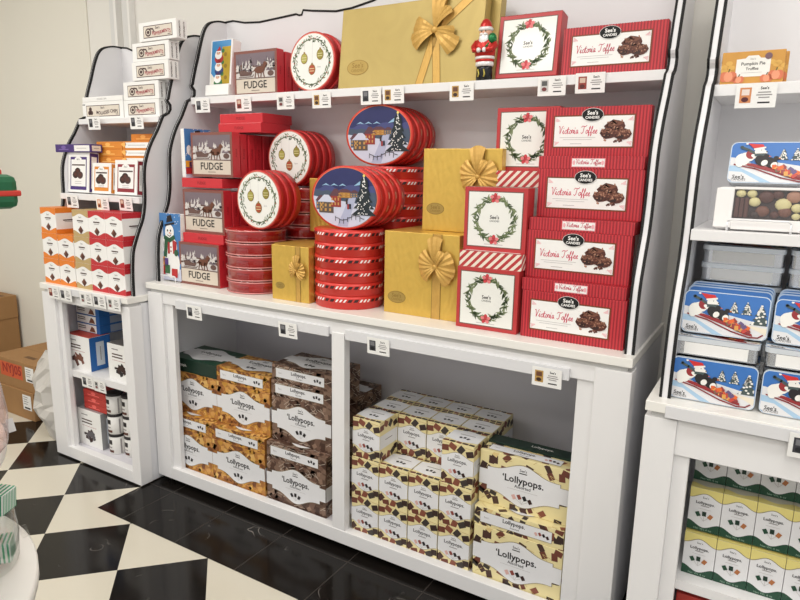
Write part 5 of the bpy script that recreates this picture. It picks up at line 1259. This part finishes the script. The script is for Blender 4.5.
put('bear_tin', 'bear_tin', 'polar bear tin lid displayed behind the open tin of chocolates', 'tin', 2.186, .018, 1.380, None, .38)
easel('wire_easel', 'white wire easel holding the open tin of chocolates', 2.268, .030, 1.281, .13, .203, .150)
names3 = ('bottom', 'middle', 'top')
colw = ('leftmost column', 'second column', 'third column', 'fourth column', 'fifth column', 'sixth column')
for c in range(6):
    for l_ in range(3):
        if c >= 4 and l_ == 2: continue
        put('lolly_mint', 'lollypop_box', 'small yellow and green lollypop box in the right cabinet, %s row, %s' % (names3[l_], colw[c]), 'candy box', 2.194 + .0757 * c, (-.060, -.050, -.005)[l_], .386 + .1185 * l_ + (.004 if l_ else 0), 'small yellow and green lollypop boxes')
for c in range(3):
    put('red_flat', 'candy_box', 'dim red box at the bottom of the right cabinet, %s' % ('left', 'middle', 'right')[c], 'candy box', 2.19 + .185 * c, -.06, .29, 'dim red boxes')
    for k in range(6): put('red_flat', 'candy_box', 'dim red box at the bottom of the right cabinet, lower in its pile, %s' % ('left', 'middle', 'right')[c], 'candy box', 2.19 + .185 * c, -.06, .082 + .0345 * k, 'dim red boxes')

# ------------------------------------------------------------------ floor cartons, bag
CB = M(160, 120, 76, .75, 0, .08, 'brown_cardboard', 14); CBD = M(150, 112, 70, .75, 0, .08, 'dark_cardboard', 14)
def shipping(name, label, x0, x1, y0, y1, z0, z1, lab):
    r = empty(name, label, 'cardboard box', ((x0 + x1) / 2, (y0 + y1) / 2, z0), 'brown shipping cartons')
    w, d, h = x1 - x0, y1 - y0, z1 - z0
    b = MB(); b.box(-w / 2, w / 2, -d / 2, d / 2, 0, h, CB, .003); b.build('carton', r)
    t = MB(); A = TOP(t, w, h, d, 1); A.rect(0, d * .485, w, d * .515, CBD, 0)
    for u, v in ((w * .6, d * .22), (w * .85, d * .75)): A.rect(u - .05, v - .014, u + .05, v + .014, M(112, 80, 48, .7, 0, 0), 1)
    t.build('top_flap', r)
    if lab:
        L = MB(); A = FRONT(L, w, h, d, 1); A.rect(w - .105, h * .35, w - .022, h * .88, CARD, 0)
        for k in range(4): A.line([(w - .095, h * (.8 - .08 * k)), (w - .05 - .01 * (k % 2), h * (.8 - .08 * k))], .004, GREY, 1)
        A.rect(w - .09, h * .39, w - .035, h * .45, INK, 1); L.build('shipping_label', r)['label'] = 'white shipping label'
    if lab == 2:
        L = MB(); A = FRONT(L, w, h, d, 1); A.rect(w - .36, h * .34, w - .135, h * .86, M(206, 92, 52, .6, 0, .04), 0); A.text('NYJ05', w - .24, h * .6, M(150, 36, 34, .6, 0, 0), width=.19, l=1, bold=.02); L.build('orange_sticker', r)['label'] = 'orange sticker with red lettering'
shipping('shipping_carton', 'brown carton with white label, lower of two on the floor at the left', -1.53, -1.105, .075, .42, 0, .164, 1)
shipping('shipping_carton', 'brown carton with orange sticker, upper of two on the floor at the left', -1.50, -1.07, .085, .42, .1645, .326, 2)
shipping('shipping_carton', 'plain brown carton behind, lower of two at the left photo edge', -2.42, -1.985, .19, .50, 0, .40, 0)
shipping('shipping_carton', 'plain brown carton behind, upper of two at the left photo edge', -2.44, -1.98, .20, .50, .4005, .55, 0)
bg = MB(); rnd = random.Random(12); rings = []
for z, xl, xr, hy in ((.003, -.88, -.70, .05), (.07, -.905, -.68, .07), (.13, -.95, -.67, .08), (.17, -.975, -.67, .085), (.21, -.965, -.67, .08), (.26, -.985, -.67, .085), (.31, -.99, -.68, .075), (.35, -.955, -.69, .07), (.39, -.93, -.70, .05), (.43, -.885, -.72, .045), (.462, -.86, -.76, .02)):
    rings.append([((xl + xr) / 2 + (xr - xl) / 2 * cos(2 * PI * k / 18) * rnd.uniform(.86, 1.04), .04 + hy * sin(2 * PI * k / 18) * rnd.uniform(.7, 1.15), z + rnd.uniform(-.012, .012) * (z > .01)) for k in range(18)])
bg.loft(rings, M(206, 202, 196, .4, 0, .05, 'white_plastic_film'), False)
o = bg.build('plastic_bag'); setp(o, 'crumpled white plastic bag against the side of the left cabinet', 'bag')
_sh = Vector((-.83, .04, 0)); o.data.transform(Matrix.Translation(-_sh)); o.location = _sh

# ------------------------------------------------------------------ tiered round display at the left
cx, cy = 1.1106, -1.5598
st = empty('tiered_display_table', 'round white two tier display table at the lower left corner', 'table', (cx, cy, 0))
mb = MB(); mb.lathe([(.30, 0), (.30, .02), (.05, .04), (.045, .72), (.045, 1.60), (.02, 1.62)], WHITE, seg=28); mb.build('pedestal', st)
def disc(z, r, nm):
    mb = MB(); mb.lathe([(r - .012, z - .03), (r - .004, z - .028), (r, z - .020), (r, z - .004), (r - .004, z), (.03, z)], COUNTER, seg=72); mb.build(nm, st)
    e = MB(); e.lathe([(r - .05, z - .16), (r - .03, z - .03), (r - .05, z - .03)], M(40, 38, 38, .5, 0, 0), seg=72, cap=False); o = e.build('dark_apron', st); o['label'] = 'dark band below the rim'
disc(.75, .394, 'tabletop'); disc(.98, .368, 'upper_tier')
hk = MB(); hk.tube([(0, 0, 1.58), (.1, .10, 1.59), (.25, .26, 1.58), (.29, .30, 1.55), (.284, .29, 1.515)], .006, WHITE, 8); hk.build('hook_arm', st)

MINT = M(62, 170, 124, .4, 0, .03); 
def striped(w, h, d, n=9):
    b = carton(w, h, d, CARD, .002)
    for A in (FRONT(b, w, h, d), RIGHT(b, w, h, d), TOP(b, w, h, d)): stripes(A, n, MINT, 0)
    return b
def world_bag(name, label, loc, R, h, mats, wr, tagm):
    r = empty(name, label, 'candy bag', loc, None)
    W = MB(); rr = random.Random(5); rg = []
    for t, s in ((0, .92), (.06, 1), (.35, 1.02), (.65, .95), (.85, .7), (.95, .35), (1.0, .12), (1.06, .3)):
        rg.append([(R * s * cos(2 * PI * k / 24) * rr.uniform(.97, 1.03), R * s * sin(2 * PI * k / 24) * rr.uniform(.97, 1.03), h * t) for k in range(24)])
    W.loft(rg, wr, True, False); W.build('clear_bag', r)['label'] = 'clear cellophane'
    return r
r = world_bag('candy_bag', 'clear bag of green striped sweets on the round table', (1.236, -1.283, .7505), .066, .16, None, clear_film('bag_film', (.97, 1, .98), .3, .15), None)
for i, (x, y, z, rz, ry) in enumerate(((.035, .02, .11, .5, .1), (.03, -.02, .055, -.3, .5), (-.02, .02, .06, 1.0, .3), (-.02, -.03, .10, .2, -.3), (.02, .02, .012, .9, .0), (-.02, -.02, .012, .2, .0))):
    b = striped(.06, .035, .035); o = b.build('striped_sweet', r); o.location = (x, y, z); o.rotation_euler = (0, ry, rz)
pb = MB()
for k in range(8): pb.ball((.03 * cos(k * 2.3), .03 * sin(k * 2.3), .012), .014, .014, .012, M(220, 120, 120, .45, 0, 0), 8, 6)
pb.build('pink_sweets', r)['label'] = 'pink sweets in the bottom of the bag'
tg = MB(); tg.box(-.006, .006, -.0008, .0008, -.011, .011, CLEAR); o = tg.build('clear_tag', r); o.location = (.042, .062, .05); o.rotation_euler = (0, .2, -1.97)
r = world_bag('candy_bag', 'pink cellophane bag with silver tag on the upper tier at the left edge', (1.295, -1.302, .9805), .060, .15, None, clear_film('pink_film', (1, .86, .84), .4, .2), None)
pk = MB(); rr = random.Random(8)
for k in range(16): pk.ball((.034 * cos(k * 2.4) * rr.uniform(.3, 1), .034 * sin(k * 2.4) * rr.uniform(.3, 1), .016 + .006 * k), .018, .018, .016, M(214, 150, 140, .4, 0, .05), 8, 6)
pk.build('pink_sweets', r)
tg = MB(); tg.box(-.005, .005, -.001, .001, -.011, .011, M(232, 232, 234, .2, .5, 0)); o = tg.build('silver_tag', r); o.location = (.030, .056, .030); o.rotation_euler = (0, .15, -1.97)
# hanging green gift ornament
ho = empty('hanging_gift', 'green gift shaped ornament with red ribbon hanging at the left photo edge', 'ornament', (1.381, -1.268, 1.3475))
gm = M(24, 96, 60, .35, .1, .1); rm = M(196, 52, 40, .4, 0, .05)
mb = MB(); mb.box(-.034, .034, -.024, .024, 0, .046, gm, .010); mb.build('gift_body', ho)
mb = MB(); mb.box(-.0352, .0352, -.0252, .0252, .017, .025, rm, .002); mb.box(-.030, -.012, -.027, .027, -.001, .053, rm, .003); mb.build('ribbon', ho)['label'] = 'red ribbon'
mb = MB()
for a in range(5): mb.ball((.016 + .006 * cos(a * 1.257), -.0255, .010 + .005 * sin(a * 1.257)), .004, .002, .004, CARD, 8, 5)
mb.build('white_flower', ho)['label'] = 'white flower'
mb = MB(); mb.tube([(-.014, 0, .05), (-.013, .001, .11), (.0, .02, .172)], .0018, GOLDDK, 6); mb.build('hanging_cord', ho)

# ------------------------------------------------------------------ camera
f_, pitch, yaw, roll = 632.9, .2030, .5371, .0181
cam = bpy.data.cameras.new('camera'); cam.sensor_width = 36; cam.lens = 36 * f_ / 800; cam.clip_start = .02
co = bpy.data.objects.new('camera', cam); COL.objects.link(co)
fw = Vector((-sin(yaw) * cos(pitch), cos(yaw) * cos(pitch), -sin(pitch))); rt = Vector((cos(yaw), sin(yaw), 0)); up = rt.cross(fw)
r2 = rt * cos(roll) + up * sin(roll); u2 = up * cos(roll) - rt * sin(roll)
co.matrix_world = Matrix(((r2.x, u2.x, -fw.x, 2.311), (r2.y, u2.y, -fw.y, -1.7293), (r2.z, u2.z, -fw.z, 1.4092), (0, 0, 0, 1)))
scene.camera = co

# ------------------------------------------------------------------ light
wd = bpy.data.worlds.new('world'); scene.world = wd; wd.use_nodes = True
bgn = wd.node_tree.nodes['Background']; bgn.inputs[0].default_value = (1, .985, .96, 1); bgn.inputs[1].default_value = .85
def area(x, y, z, sx, sy, e, col=(1, .972, .93), rot=(0, 0, 0)):
    l = bpy.data.lights.new('ceiling_light', 'AREA'); l.shape = 'RECTANGLE'; l.size = sx; l.size_y = sy; l.energy = e; l.color = col
    o = bpy.data.objects.new('ceiling_light', l); COL.objects.link(o); o.location = (x, y, z); o.rotation_euler = rot
for x in (-1.2, .7, 2.6):
    for y in (-.95, -2.05, -3.3): area(x, y, 2.93, .9, .45, 14.5)
scene.view_settings.view_transform = 'Standard'; scene.view_settings.look = 'None'
scene.view_settings.exposure = 0.0
